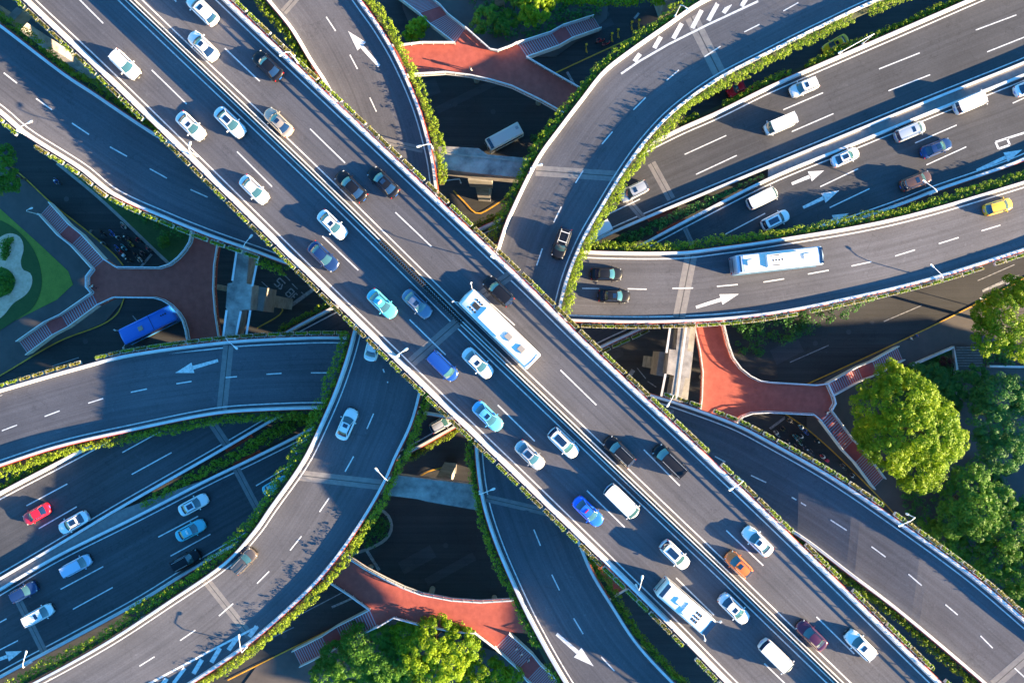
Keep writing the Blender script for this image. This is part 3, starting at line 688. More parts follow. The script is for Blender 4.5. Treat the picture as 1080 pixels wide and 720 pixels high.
# ---- street stairs and white garden walls by the trees at the right
st = empty('street_steps', (0, 0, 0), label='grey stone steps leading down between the trees at the right', cat='steps')
b = MB()
for i in range(8):
    y = 367 + i * 2.8; p = W(1020, y, .2); b.box((p.x, p.y, .9 - i * .1), (4.6, .36, .5)); 
b.build('treads', [M['pave']], st)
b = MB()
for i in range(8):
    y = 366 + i * 2.8; p = W(1020, y, .2); b.box((p.x, p.y, 1.16 - i * .1), (4.6, .07, .03))
b.build('nosing', [M['lineg']], st)
def wall(label, pts, h=1.0, w=.35):
    pl = [W(x, y, 0) for x, y in pts]; b = MB(); sweep(b, pl, [(-w / 2, 0), (-w / 2, h), (w / 2, h), (w / 2, 0)], 1)
    tag(b.build('garden_wall', [M['white']]), label, 'wall')
wall('low white garden wall with a corner beside the grey steps', [(958, 385.5), (1003, 366), (1006, 388), (1007, 445)])
wall('low white garden wall right of the grey steps', [(1040, 386), (1100, 387)])

# ---- added unseen buildings on the sunny side, placed to shade streets and expressway
def occluder(label, x, y, dx, dy, h, rz, floors, bays):
    r = empty('shade_building', (x, y, 0), (0, 0, rz), label=label, cat='occluder')
    b = MB(); b.box((0, 0, h / 2), (dx, dy, h)); b.build('wall', [M['conc']], r)
    b = MB(); b.box((0, 0, h + .3), (dx + .6, dy + .6, .6)); b.build('roof', [M['concd']], r)
    for f in range(floors):
        b = MB(); b.box((0, 0, (f + .55) * h / floors), (dx + .1, dy + .1, h / floors * .48)); b.build('window_band', [M['glass']], r)
occluder('added pale block shading the ground, just beyond the right border', 150, -52, 26, 60, 22, R(4), 6, 8)
occluder('second added pale block for shade, beyond the upper right', 168, 29, 24, 66, 30, 0, 8, 8)
occluder('third added pale block shading the street, just beyond the lower right corner', 99, -73, 28, 30, 30, 0, 8, 6)

for i, (px, py, sc_) in enumerate(((430, 600, 1), (470, 575, 1), (480, 110, 1), (455, 125, .8), (520, 118, 1), (90, 360, 1), (70, 210, 1), (895, 350, 1), (860, 362, 1), (920, 340, .8), (640, 15, 1), (600, 45, .8), (655, 372, 1), (840, 480, .8), (300, 670, 1))):
    b = MB(); p = W(px, py, 0); b.tube((p.x, p.y, 0), (p.x, p.y, .012 if (px, py) != (920, 340) else .012), .42 * sc_, .42 * sc_, 20)
    tag(b.build('manhole_cover', [M['jointd']]), 'round iron manhole cover set flush in the dark street', 'manhole cover', 'manhole covers in the streets')
pb = MB(); rs_ = random.Random(5)
for (px, py, w_, l_, a_) in ((440, 590, 2.2, 6, .5), (475, 600, 1.4, 9, .5), (495, 100, 1.2, 12, .45), (450, 95, 2.5, 4, .4), (60, 330, 1.5, 8, .5), (160, 230, 1.4, 10, -.7), (880, 330, 1.3, 12, .45), (830, 370, 2.6, 5, .45), (620, 35, 1.2, 9, .45), (640, 375, 2.4, 5, .5)):
    p = W(px, py, 0); ca, sa = math.cos(a_), math.sin(a_)
    c = [(p.x + x * ca - y * sa, p.y + x * sa + y * ca, .006) for x, y in ((-l_ / 2, -w_ / 2), (l_ / 2, -w_ / 2), (l_ / 2, w_ / 2), (-l_ / 2, w_ / 2))]; pb.quad(*c)
pb.uv = [(v[0], v[1]) for v in pb.v]
tag(pb.build('street_patch', [M['asphe']]), 'lighter repair patches in the street asphalt', kind='structure')
# ================================================================== HEDGES AND PLANTERS
def leaf_quads(mb, c, r, n, size, rs, up=.35, m=0):
    """n leaf-sized faces scattered over and inside an ellipsoid clump"""
    cx, cy, cz = c; rx, ry, rz = r
    for _ in range(n):
        z = rs.uniform(-.35, 1); a = rs.uniform(0, 6.283); q = math.sqrt(max(0, 1 - z * z)); k = rs.uniform(.72, 1.08)
        dx, dy, dz = q * math.cos(a), q * math.sin(a), z
        p = (cx + dx * rx * k, cy + dy * ry * k, cz + dz * rz * k)
        nx, ny, nz = dx + rs.uniform(-.6, .6), dy + rs.uniform(-.6, .6), dz + up + rs.uniform(-.5, .5)
        N_ = Vector((nx, ny, nz)).normalized(); t = N_.orthogonal().normalized(); b = N_.cross(t)
        w = rs.uniform(0, 6.283); t, b = t * math.cos(w) + b * math.sin(w), b * math.cos(w) - t * math.sin(w)
        s1 = size * rs.uniform(.6, 1.25); s2 = s1 * rs.uniform(.45, .8); P = Vector(p)
        i = len(mb.v); mb.v.extend([tuple(P - t * s1), tuple(P - b * s2), tuple(P + t * s1), tuple(P + b * s2)])
        mb.f.append((i, i + 1, i + 2, i + 3)); mb.m.append(m); mb.sm.append(False)

def edge_world(pts, zf, x0=None, test=None, n=400):
    P = [p for p in cr(pts, n)]
    if test: P = [p for p in P if test(p.x, p.y)]
    return [W(p.x, p.y, zf(p.x, p.y)) for p in P]
def inframe(x, y, m=45): return -m < x < 1080 + m and -m < y < 720 + m

def hedge(label, pts, zf, side, test, w=1.25, off=.22, h=.55, seed=1, m='leafH', drop=.35, dens=34, name='hedge', cat='hedge'):
    """leafy trailing hedge in a trough hung outside the parapet; side=+1 -> left of travel"""
    rs = random.Random(seed); pl = edge_world(pts, zf, test=test)
    if len(pl) < 2: return
    mb = MB(); L = sum((b - a).length for a, b in zip(pl, pl[1:])); ns = nrm(pl); n = len(pl)
    steps = int(L / .075)
    for k in range(steps):
        s = (k + rs.random()) / steps * (n - 1); i = int(min(n - 2, s)); t = s - i
        p = pl[i].lerp(pl[i + 1], t); nn = ns[i]
        big = 1 + .28 * noise.noise(Vector((p.x * .23, p.y * .23, seed))) * 2
        if noise.noise(Vector((p.x * .16 + 9, p.y * .16, seed))) < -.5: continue
        o = (off + w * rs.uniform(.05, .95) * max(.45, big)); r = rs.uniform(.16, .36)
        hz = h * (.85 + .28 * noise.noise(Vector((p.x * .9, p.y * .9, seed + 3))))
        leaf_quads(mb, (p.x + nn.x * o * side, p.y + nn.y * o * side, p.z + rs.uniform(-drop, hz)), (r, r, r * 1.15), int(dens * .62), .095, rs)
    root = mb.build(name, [M[m]], None, label=label, cat=cat)
    tb = MB(); sweep(tb, pl, [(side * off, -.75), (side * off, -.05), (side * (off + .55), -.05), (side * (off + .55), -.75)], 1)
    tb.build('planter_trough', [M['hedgebox']], root)
    return root
A = lambda *r: (lambda x, y: inframe(x, y) and all(f(x, y) for f in r))
# travel direction down the image: left of travel = picture right
hedge('bushy green hedge along the left edge of the lower left ramp, above the dark carriageway', L_lf, zL, -1, A(lambda x, y: y > 352), w=1.6, seed=3)
hedge('green hedge on the left edge of the top ramp, beside the main overpass', L_lf, zL, -1, A(lambda x, y: y < 95), w=1.15, seed=4)
hedge('bright green hedge along the right edge of the top ramp, over the red footbridge', L_rt, zL, 1, A(lambda x, y: y < 195), w=1.25, off=.35, h=1.6, seed=5)
hedge('sparse green hedge on the right edge of the lower left ramp, by the grey beam', L_rt, zL, 1, A(lambda x, y: y > 410), w=1.15, off=.35, h=1.7, seed=6)
hedge('bright green hedge on the outer edge of the upper right ramp, over the red footbridge', R_lf, zR, -1, A(lambda x, y: y < 256), w=1.25, seed=7)
hedge('bright green hedge on the inner edge of the upper right ramp, beside the lower expressway', R_rt, zR, 1, A(lambda x, y: y < 330), w=1.25, off=.12, h=1.55, seed=8)
hedge('thin green hedge on the left edge of the bottom ramp, beside the dark street', R_lf, zR, -1, A(lambda x, y: y > 462), w=.95, seed=9, dens=26)
hedge('dark green hedge on the right edge of the bottom ramp, beside the main overpass', R_rt, zR, 1, A(lambda x, y: y > 568), w=1.1, seed=10)
hedge('green hedge along the upper edge of the right ramp carrying the long coach', U_up, zU, 1, A(lambda x, y: x > 612), w=1.3, seed=11)
hedge('yellow-green hedge on the upper edge of the left ramp, beside the main overpass', U_up, zU, 1, A(lambda x, y: x < 172), w=1.15, seed=12)
hedge('dark green hedge on the lower edge of the left ramp with the painted arrow', D_lo, zD, -1, A(lambda x, y: x < 346), w=1.25, seed=13)
hedge('narrow green hedge between the lower right ramp and the main overpass', D_lo, zD, -1, A(lambda x, y: x > 833), w=1.0, seed=14)
# EN runs right to left: right of travel = picture up
hedge('lit green hedge on the top edge of the lower expressway, beside the yellow taxi below', EN_n, zE, -1, A(lambda x, y: x > 715), w=.9, seed=15)
hedge('green hedge on the top edge of the lower expressway at the left border', EN_n, zE, -1, A(lambda x, y: x < 96), w=1.0, seed=16)
hedge('short dark hedge on the lower expressway edge below the central gap', EN_n, zE, -1, A(lambda x, y: 296 < x < 352 or False), w=.9, seed=17, dens=22)
hedge('small green hedge on the lower expressway edge in the gap right of the top pier', EN_n, zE, -1, A(lambda x, y: 495 < x < 534), w=.9, seed=18, dens=24)
hedge('low planting on the expressway edge in the gap under the main overpass', ES_s, zE, 1, A(lambda x, y: 425 < x < 486), w=.8, seed=19, dens=20)
hedge('short green hedge below the left ramp edge next to the upper left pier', U_lo, zU, -1, A(lambda x, y: 272 < x < 308), w=1.2, seed=20)

def wedge_bed(label, up, lo, z, seed, m='leafG', name='shrub_bed'):
    rs = random.Random(seed); mb = MB(); P = [W(p.x, p.y, z) for p in cr(up, 60)]; Q = [W(p.x, p.y, z) for p in cr(lo, 60)]
    for i in range(59):
        w = (P[i] - Q[i]).length; n = max(1, int((P[i + 1] - P[i]).length * w / .16))
        for _ in range(n):
            t = rs.random(); s = rs.uniform(.1, .9); p = P[i].lerp(P[i + 1], t).lerp(Q[i].lerp(Q[i + 1], t), s); r = rs.uniform(.22, .42)
            if w < .35: continue
            leaf_quads(mb, (p.x, p.y, z + rs.uniform(-.15, .35)), (r, r, r), 16, .12, rs)
    root = mb.build(name, [M[m]], None, label=label, cat='shrub bed')
    b = MB(); 
    for i in range(59): b.quad(P[i] - Vector((0, 0, .2)), Q[i] - Vector((0, 0, .2)), Q[i + 1] - Vector((0, 0, .2)), P[i + 1] - Vector((0, 0, .2)))
    b.build('soil', [M['soil']], root)
wedge_bed('wedge-shaped bed of dark green shrubs between the expressway carriageways at the right', [(622, 264), (680, 236), (757, 204), (805, 184)], [(622, 281), (680, 251), (727, 227), (805, 187)], 17.6, 31, 'leafD')
wedge_bed('wedge-shaped bed of yellowish shrubs between the expressway carriageways at the left', [(345, 420), (297, 443), (225, 485), (150, 526)], [(345, 438), (270, 476), (220, 501), (150, 537)], 17.75, 32, 'leafH')

# planter boxes on the parapets: one thing each, four mesh variants shared
def planter_meshes(length, n=4):
    out = []
    for k in range(n):
        rs = random.Random(100 + k + int(length * 10)); b = MB(); w = .46; t = .05; h = .42
        for (cx, cy, dx, dy) in ((0, w / 2, length, t), (0, -w / 2, length, t), (length / 2 - t / 2, 0, t, w - t), (-length / 2 + t / 2, 0, t, w - t)): b.box((cx, cy, 0), (dx, dy, h))
        b.box((0, 0, -h / 2 + .03), (length - t * 2, w - t * 2, .05))
        for s in (-1, 1): b.box((s * length * .32, w / 2 + .10, -.02), (.07, .18, .06))
        bm_ = b.mesh('planter_box', [M['trough']]); s_ = MB(); s_.box((0, 0, .10), (length - t * 2.2, w - t * 2.2, .06)); sm = s_.mesh('soil', [M['soil']])
        f = MB(); m = int(length / .22)
        for i in range(m):
            x = -length / 2 + (i + .5) * length / m; r = rs.uniform(.14, .26)
            leaf_quads(f, (x, rs.uniform(-.08, .08), .22 + rs.uniform(0, .42)), (r, r * 1.1, r), 22, .09, rs)
        out.append((bm_, sm, f.mesh('shrubs', [M['leafP'] if k % 2 else M['leafH']])))
    return out
NPL = 0
def planters(label, group, pts, zf, side, test, pitch=2.0, seed=1, skip=.06):
    global NPL
    rs = random.Random(seed); pl = edge_world(pts, zf, test=lambda x, y: inframe(x, y, 12) and test(x, y), n=700)
    var = planter_meshes(pitch * .84); ns = nrm(pl); acc = 0
    for i in range(1, len(pl)):
        d = (pl[i] - pl[i - 1]).length
        if d > 5: continue
        acc += d
        if acc < pitch: continue
        acc -= pitch
        if rs.random() < skip: continue
        n = ns[i]; p = pl[i]; a = math.atan2(-n.x * side, n.y * side) + math.pi
        o = .14 + .36
        bx, so, fo = rs.choice(var)
        r = tag(link_mesh('planter', bx, None, (p.x + n.x * o * side, p.y + n.y * o * side, p.z + .52)), label, 'planter', group)
        r.rotation_euler = (0, 0, a)
        link_mesh('soil', so, r); link_mesh('shrubs', fo, r); NPL += 1
Z_ = lambda x, y: True
planters('planter box of clipped shrubs hanging outside the lower left parapet of the main overpass', 'planter boxes along the lower left side of the main overpass', M_lf, zmain, -1, Z_, 2.0, 1)
planters('planter box of clipped shrubs hanging outside the upper right parapet of the main overpass', 'planter boxes along the upper right side of the main overpass', M_rt, zmain, 1, Z_, 2.0, 2)
planters('planter box hanging outside the lower parapet of the right ramp with the coach', 'planter boxes along the lower side of the right ramp', U_lo, zU, -1, lambda x, y: x > 602, 1.6, 3)
planters('planter box hanging outside the upper parapet of the lower right ramp', 'planter boxes along the upper side of the lower right ramp', D_up, zD, 1, lambda x, y: x > 690, 1.7, 4)
planters('planter box hanging outside the upper parapet of the left ramp with the painted arrow', 'planter boxes along the upper side of the left ramp', D_up, zD, 1, lambda x, y: x < 364, 1.9, 5)
planters('planter box hanging outside the lower parapet of the upper left ramp', 'planter boxes along the lower side of the upper left ramp', U_lo, zU, -1, lambda x, y: x < 270, 2.2, 6)
planters('planter box hanging outside the bottom parapet of the lower expressway beside the sunlit pier', 'planter boxes on the lower expressway beside the sunlit pier', ES_s, zE, 1, lambda x, y: 634 < x < 690, 1.5, 7)

# ================================================================== TREES
def tree(name, label, lobes, m, seed, trunk=None, cat='tree', leaf=.26, dens=1.0, group=None):
    """lobes: (px, py, radius_px, z_centre). crown = leaf clumps over the lobes; trunk and limbs below"""
    rs = random.Random(seed); mb = MB(); cs = []
    for (px, py, rp, zc) in lobes:
        c = W(px, py, zc); r = rp * (CAM_H - zc) / FPX; cs.append((c, r))
    for (c, r) in cs:
        n = int(r * r * 9 * dens) + 12
        for _ in range(n):
            z = rs.uniform(-.3, 1); a = rs.uniform(0, 6.283); q = math.sqrt(1 - z * z)
            k = rs.uniform(.70, 1.0) * (1 + .16 * noise.noise(Vector((c.x + q * math.cos(a) * 2, c.y + q * math.sin(a) * 2, z * 2 + seed))))
            p = Vector((c.x + q * math.cos(a) * r * k, c.y + q * math.sin(a) * r * k, c.z + z * r * .78 * k))
            if any((p - c2).length < r2 * .6 for (c2, r2) in cs if c2 is not c): continue
            cr_ = rs.uniform(.42, .85) * min(1.0, .45 + r * .14)
            leaf_quads(mb, p, (cr_, cr_, cr_ * .8), int(84 * dens), leaf * .5, rs, up=.5)
    x = sum(c.x for c, r in cs) / len(cs); y = sum(c.y for c, r in cs) / len(cs); zt = min(c.z for c, r in cs)
    root = empty(name, (x, y, 0), label=label, cat=cat, group=group)
    def loc(b):
        b.v = [(v[0] - x, v[1] - y, v[2]) for v in b.v]; return b
    loc(mb).build('crown', [M[m]], root)
    tb = MB(); R0 = max(.10, max(r for c, r in cs) * .055); tz = zt * .5
    tb.tube((x, y, 0), (x + .1, y - .1, tz * .5), R0 * 1.25, R0, 10); tb.tube((x + .1, y - .1, tz * .5), (x, y, tz), R0, R0 * .85, 10)
    loc(tb).build('trunk', [M['bark']], root)
    lb = MB()
    for (c, r) in cs:
        mid = Vector((x, y, tz)).lerp(c, .55) + Vector((0, 0, -.4)); lb.tube((x, y, tz * .95), mid, R0 * .6, R0 * .4, 6); lb.tube(mid, c + Vector((0, 0, r * .3)), R0 * .4, R0 * .12, 6)
        for _ in range(4):
            a = rs.uniform(0, 6.28); lb.tube(mid, c + Vector((math.cos(a) * r * .7, math.sin(a) * r * .7, rs.uniform(-.1, .3) * r)), R0 * .25, R0 * .06, 5)
    loc(lb).build('limbs', [M['bark']], root)
    return root
tree('camphor_tree', 'large sunlit yellow-green tree beside the lower right footbridge stairs', [(928, 428, 29, 10.5), (955, 424, 32, 12), (980, 460, 34, 11.5), (1000, 465, 20, 9.5), (940, 465, 34, 11), (968, 490, 28, 9.5), (918, 455, 20, 8.5), (942, 398, 18, 9), (985, 440, 22, 10), (960, 455, 30, 12.5)], 'leafY', 41)
tree('camphor_tree', 'sunlit green tree at the right border above the stone steps', [(1062, 335, 30, 9.5), (1045, 355, 20, 8.5), (1085, 320, 26, 9), (1080, 355, 26, 9), (1040, 330, 16, 8), (1065, 310, 18, 8)], 'leafY', 42)
tree('broadleaf_tree', 'dark shaded tree at the right border below the stone steps', [(1055, 420, 26, 8), (1045, 445, 24, 8), (1072, 450, 30, 8.5), (1055, 475, 24, 7.5), (1090, 420, 24, 8), (1035, 425, 14, 6.5)], 'leafD', 43)
tree('broadleaf_tree', 'mid green round tree below the large yellow-green tree', [(1022, 510, 22, 8.5), (1030, 540, 28, 9), (1005, 545, 20, 8), (1052, 530, 20, 8.5), (1012, 528, 20, 8.5)], 'leafG', 44)
tree('broadleaf_tree', 'deep green tree in the lower right corner beside the ramp planters', [(1070, 560, 30, 8.5), (1050, 590, 22, 7.5), (1080, 605, 26, 8), (1095, 540, 24, 8), (1070, 630, 14, 6)], 'leafG', 45)
tree('broadleaf_tree', 'small green tree tucked under the mid green tree near the ramp edge', [(990, 568, 18, 6), (1008, 580, 16, 6), (978, 556, 10, 5)], 'leafG', 46)
tree('broadleaf_tree', 'dull green shrub-like tree above the large yellow-green tree', [(1000, 408, 14, 4), (985, 398, 14, 3.5), (965, 395, 12, 3), (1000, 428, 12, 3.5)], 'leafD', 47)
tree('broadleaf_tree', 'small dark tree between the steps and the shaded tree', [(1022, 408, 14, 4.5), (1012, 400, 9, 4), (1030, 395, 12, 4)], 'leafD', 48)
tree('round_shrub', 'round maroon shrub at the top of the white garden wall', [(998, 380, 6.5, 1.6)], 'leafR', 49, cat='shrub', leaf=.14)
tree('broadleaf_tree', 'broad green tree at the bottom, left of the sunlit one', [(385, 680, 26, 8), (405, 700, 26, 8), (370, 702, 24, 7.5), (352, 690, 14, 7), (345, 712, 18, 7), (400, 672, 18, 7.5)], 'leafG', 50)
tree('camphor_tree', 'bright green sunlit tree at the bottom below the red footbridge', [(460, 670, 22, 10), (485, 678, 22, 9.5), (445, 685, 24, 10), (470, 695, 24, 9.5), (452, 712, 22, 9), (430, 668, 16, 8.5)], 'leafY', 51)
tree('broadleaf_tree', 'mid green tree at the bottom border, right of the sunlit one', [(510, 705, 18, 7), (525, 715, 18, 7), (500, 722, 20, 7), (540, 712, 11, 6)], 'leafY', 52)
tree('broadleaf_tree', 'mid green tree at the bottom border between the dark and the sunlit tree', [(425, 700, 22, 8.5), (415, 718, 22, 8), (435, 725, 18, 8.5)], 'leafG', 53)
tree('broadleaf_tree', 'dark leafy tree at the left border beside the park corner', [(3, 178, 15, 6.5), (12, 192, 10, 5.5), (-8, 190, 16, 6), (5, 165, 12, 6)], 'leafG', 54)
tree('small_tree', 'small bright tree between the top ramp and the footbridge stairs', [(437, 30, 8, 5.5), (445, 25, 7, 5.5), (432, 36, 6, 5), (442, 38, 6, 5)], 'leafY', 55)
tree('broadleaf_tree', 'round green tree at the top border right of the footbridge stairs', [(568, 10, 13, 8), (558, 18, 10, 7), (578, -2, 12, 7.5), (560, 2, 12, 8)], 'leafY', 56)
tree('broadleaf_tree', 'pair of leafy green crowns at the top border beside the cream post', [(510, 18, 10, 6), (505, 28, 8, 5.5), (530, 28, 9, 5.5), (538, 20, 9, 5.5), (520, 14, 8, 6)], 'leafG', 57)
tree('broadleaf_tree', 'tree half cut by the top border above the red footbridge', [(548, -4, 12, 7), (536, -12, 12, 7)], 'leafG', 58)
tree('round_shrub', 'round clipped shrub on the dark verge left of the red footbridge', [(172, 255, 6.5, 1.5)], 'leafG', 59, cat='shrub', leaf=.14)
def bed(label, poly, z, h, m, seed, dens=1.5, name='shrub_bed', cat='shrub bed'):
    rs = random.Random(seed); w = [W(x, y, z) for x, y in poly]; xs = [p.x for p in w]; ys = [p.y for p in w]; mb = MB()
    def inside(x, y):
        c = False; j = len(w) - 1
        for i in range(len(w)):
            if (w[i].y > y) != (w[j].y > y) and x < (w[j].x - w[i].x) * (y - w[i].y) / (w[j].y - w[i].y) + w[i].x: c = not c
            j = i
        return c
    area = (max(xs) - min(xs)) * (max(ys) - min(ys)); n = int(area * dens)
    for _ in range(n):
        x = rs.uniform(min(xs), max(xs)); y = rs.uniform(min(ys), max(ys))
        if not inside(x, y): continue
        k = .6 + .8 * max(0, .5 + noise.noise(Vector((x * .25, y * .25, seed)))); r = rs.uniform(.4, .8)
        leaf_quads(mb, (x, y, z + h * k * rs.uniform(.5, .9)), (r, r, r * .8), 30, .17, rs)
    mb.build(name, [M[m]], None, label=label, cat=cat)
bed('dense green shrubbery below the right ramp, right of the red footbridge', [(768, 325), (772, 355), (778, 372), (800, 372), (830, 358), (865, 345), (905, 322), (930, 308), (870, 315), (800, 322)], 0, 2.2, 'leafD', 61)
bed('round island of shrubs beside the lower left ramp hedge', [(375, 548), (395, 538), (408, 546), (410, 558), (400, 568), (380, 580), (360, 580)], 0, 1.4, 'leafD', 62)
bed('dark shrubs under the trees at the top border left of the footbridge', [(485, -20), (500, 5), (510, 30), (530, 45), (580, 42), (600, 32), (640, 8), (660, -20)], 0, 1.0, 'leafD', 63, dens=1.0)
bed('small bright bushes along the top border', [(590, -10), (592, 6), (640, 5), (700, 5), (700, -10)], 5.0, .8, 'leafY', 64, dens=5)
bed('dark shrubs on the verge under the left ramp planters', [(100, 190), (130, 215), (178, 252), (200, 255), (190, 238), (130, 210)], 0, 1.0, 'leafD', 65, dens=.8)
bed('dark ground shrubs between the trees at the right', [(935, 480), (955, 540), (1000, 600), (1090, 680), (1100, 560), (1030, 480), (990, 490)], 0, 1.3, 'leafD', 66, dens=.9)
bed('dark shrubs inside the white garden wall at the right', [(945, 395), (1000, 370), (1003, 400), (1003, 440), (960, 440), (930, 410)], .2, .7, 'leafD', 67, dens=1.0)
bed('clump of shrubs beside the top pier, below the upper right ramp hedge', [(555, 150), (575, 135), (585, 145), (572, 165), (560, 165)], 0, 1.6, 'leafD', 68)
bed('dark trailing shrubs left of the big tree right of the stone steps', [(1030, 368), (1060, 372), (1100, 380), (1100, 386), (1038, 386)], 0, 1.0, 'leafD', 69)
b = MB(); polyline_strip(b, [(372, 584), (392, 577), (407, 568), (413, 556), (409, 543), (396, 534)], zG, w=.5, dz=.15)
tag(b.build('kerb', [M['conc']]), 'pale kerb round the shrub island', kind='structure')

# ================================================================== STREET LAMPS
def lamp(label, base, head, z, h=5.2, group='lamps on the ramp parapets', twist=None):
    B = W(base[0], base[1], z); H = W(head[0], head[1], z + h)
    r = empty('street_lamp', B, label=label, cat='street lamp', group=group)
    d = Vector((H.x - B.x, H.y - B.y, 0)); L = d.length; d.normalize()
    b = MB(); b.tube((0, 0, -.2), (0, 0, .25), .16, .13, 10); b.tube((0, 0, .25), (0, 0, h - .5), .07, .05, 10); b.build('pole', [M['whitem']], r)
    b = MB(); e = Vector((H.x - B.x, H.y - B.y, h)) - d * .3
    b.tube((0, 0, h - .52), Vector((0, 0, h - .1)) + d * L * .3, .06, .05, 8); b.tube(Vector((0, 0, h - .1)) + d * L * .3, e, .05, .045, 8); b.build('arm', [M['whitem']], r)
    b = MB(); c = e + d * .35; a = math.atan2(d.y, d.x)
    st = []
    n = 10; secs = [(-.36, .05, .04), (-.20, .10, .06), (.05, .15, .09), (.26, .16, .09), (.38, .09, .05)]
    for (x, wy, hz) in secs: st.append([c + d * x + Vector((-d.y, d.x, 0)) * (wy * math.cos(2 * math.pi * i / n)) + Vector((0, 0, hz * math.sin(2 * math.pi * i / n))) for i in range(n)])
    vs = [p for s_ in st for p in s_]; fs = []
    for i in range(len(secs) - 1):
        for j in range(n): fs.append((i * n + j, i * n + (j + 1) % n, (i + 1) * n + (j + 1) % n, (i + 1) * n + j))
    fs.append(tuple(range(n))); fs.append(tuple(reversed(range(len(vs) - n, len(vs)))))
    b.add(vs, fs, 0, True); hd = b.build('lamp_head', [M['lampg']], r)
    b = MB(); b.box((c.x, c.y, c.z - .09), (.4, .18, .04), rz=a); b.build('lens', [M['lensw']], hd)
    return r
LAMPS = [('white lamp on the lower parapet of the upper left ramp', (27, 142), (31, 129), zU), ('white lamp reaching over the main overpass near the top, beside the ramp hedge', (314, 66), (298, 57), zmain),
    ('white lamp on the right parapet of the top ramp above the pier beam', (456, 156), (443, 154), zL), ('white lamp on the outer parapet of the upper right ramp beside the pier beam', (559, 183), (569, 174), zR),
    ('white lamp at the top of the upper right ramp beside the painted chevrons', (712, 17), (725, 9.5), zR), ('white lamp on the expressway edge near the yellow taxi', (910, 46), (887, 55), zE),
    ('white lamp on the lower expressway edge near the brown car', (981, 205), (976, 192), zE), ('white lamp on the lower parapet of the right ramp', (987, 294), (984, 281), zU),
    ('white lamp where the upper left ramp meets the pier beam', (262, 262), (264, 250), zU), ('white lamp on the upper parapet of the left ramp near the expansion joint', (248, 357), (248, 366), zD),
    ('white lamp on the right parapet of the lower left ramp by the grey pier beam', (411, 504), (398, 496), zL), ('white lamp on the left parapet of the bottom ramp by the grey pier beam', (506, 518), (519, 516), zR),
    ('white lamp on the lower left parapet of the main overpass above the blue van', (420, 375), (427, 369), zmain), ('white lamp on the lower left parapet of the main overpass near the lower bus', (671, 617), (677, 610), zmain),
    ('white lamp on the upper parapet of the lower right ramp near the sunlit pier', (707, 416), (705, 426), zD), ('white lamp on the right parapet of the main overpass below the black off-roader', (779, 504), (772, 515), zmain),
    ('white lamp on the upper parapet of the lower right ramp beside the trees', (957, 542), (951, 553), zD), ('white lamp at the painted chevrons of the lower left ramp', (260, 682), (252, 672), zL),
    ('white lamp at the lower left corner on the expressway edge', (33, 698), (27, 689), zE), ('white lamp on the right parapet of the main overpass above the white bus', (532, 280), (521, 272), zmain),
    ('white lamp on the lower left parapet of the overpass beside two white sedans', (207, 164), (200, 153), zmain),
    ('white lamp standing in the dark street at the right, near the yellow line', (1037, 326), (1036, 316), zG), ('white lamp standing at the top of the left footbridge stairs', (40, 226), (32, 220), zG), ('white lamp standing in the dark street beside the top pier', (486, 193), (468, 191), zG)]
for lab, bs, hd, zf in LAMPS:
    z = zf(*bs); lamp(lab, bs, hd, z + (.85 if z > 1 else 0), 4.0 if bs in ((314, 66), (559, 183), (712, 17), (910, 46), (248, 357)) else (2.4 if z > 1 else 3.6), group='street lamps')

bed('round planted bed of low shrubs beside the pale park path', [(-4, 284), (5, 283), (14, 291), (13, 304), (4, 311), (-4, 312)], .3, .5, 'leafG', 71, dens=3.5)
bed('narrow strip of shrubs inside the pale park path', [(5, 255), (9, 252), (14, 252), (9, 258), (7, 271), (4, 273)], .3, .3, 'leafG', 72, dens=6)
# ================================================================== VEHICLES
def paint(name, col, metal=.0, rough=.28):
    m = mat('paint_' + name, col, rough, metal, spec=.5, coat=.55); m.node_tree.nodes['Principled BSDF'].inputs['Coat Roughness'].default_value = .05; return m
PT = {'white': paint('white', (.78, .78, .78)), 'silver': paint('silver', (.50, .52, .54), .35), 'grey': paint('grey', (.20, .22, .24), .3), 'champagne': paint('champagne', (.46, .38, .30), .3),
      'black': paint('black', (.008, .009, .014), 0, .4), 'navy': paint('navy', (.012, .035, .12)), 'deepblue': paint('deep_blue', (.01, .06, .30)), 'steel': paint('steel_blue', (.16, .22, .32), .3), 'turq': paint('turquoise', (.10, .50, .60)), 'sky': paint('sky_blue', (.10, .42, .68)),
      'royal': paint('royal_blue', (.02, .14, .75)), 'yellow': paint('yellow', (.78, .45, .04)), 'gold': paint('yellow_taxi', (1.0, .48, .01)), 'orange': paint('orange', (.70, .17, .03)), 'maroon': paint('maroon', (.06, .010, .035)), 'red': paint('red', (.70, .012, .03)),
      'bronze': paint('bronze', (.15, .12, .10), .4), 'brown': paint('brown', (.13, .07, .05), .3), 'pale': paint('pale_blue', (.40, .52, .68), .2), 'cobalt': paint('cobalt', (.02, .19, .85)), 'cream': paint('cream', (.70, .67, .60))}
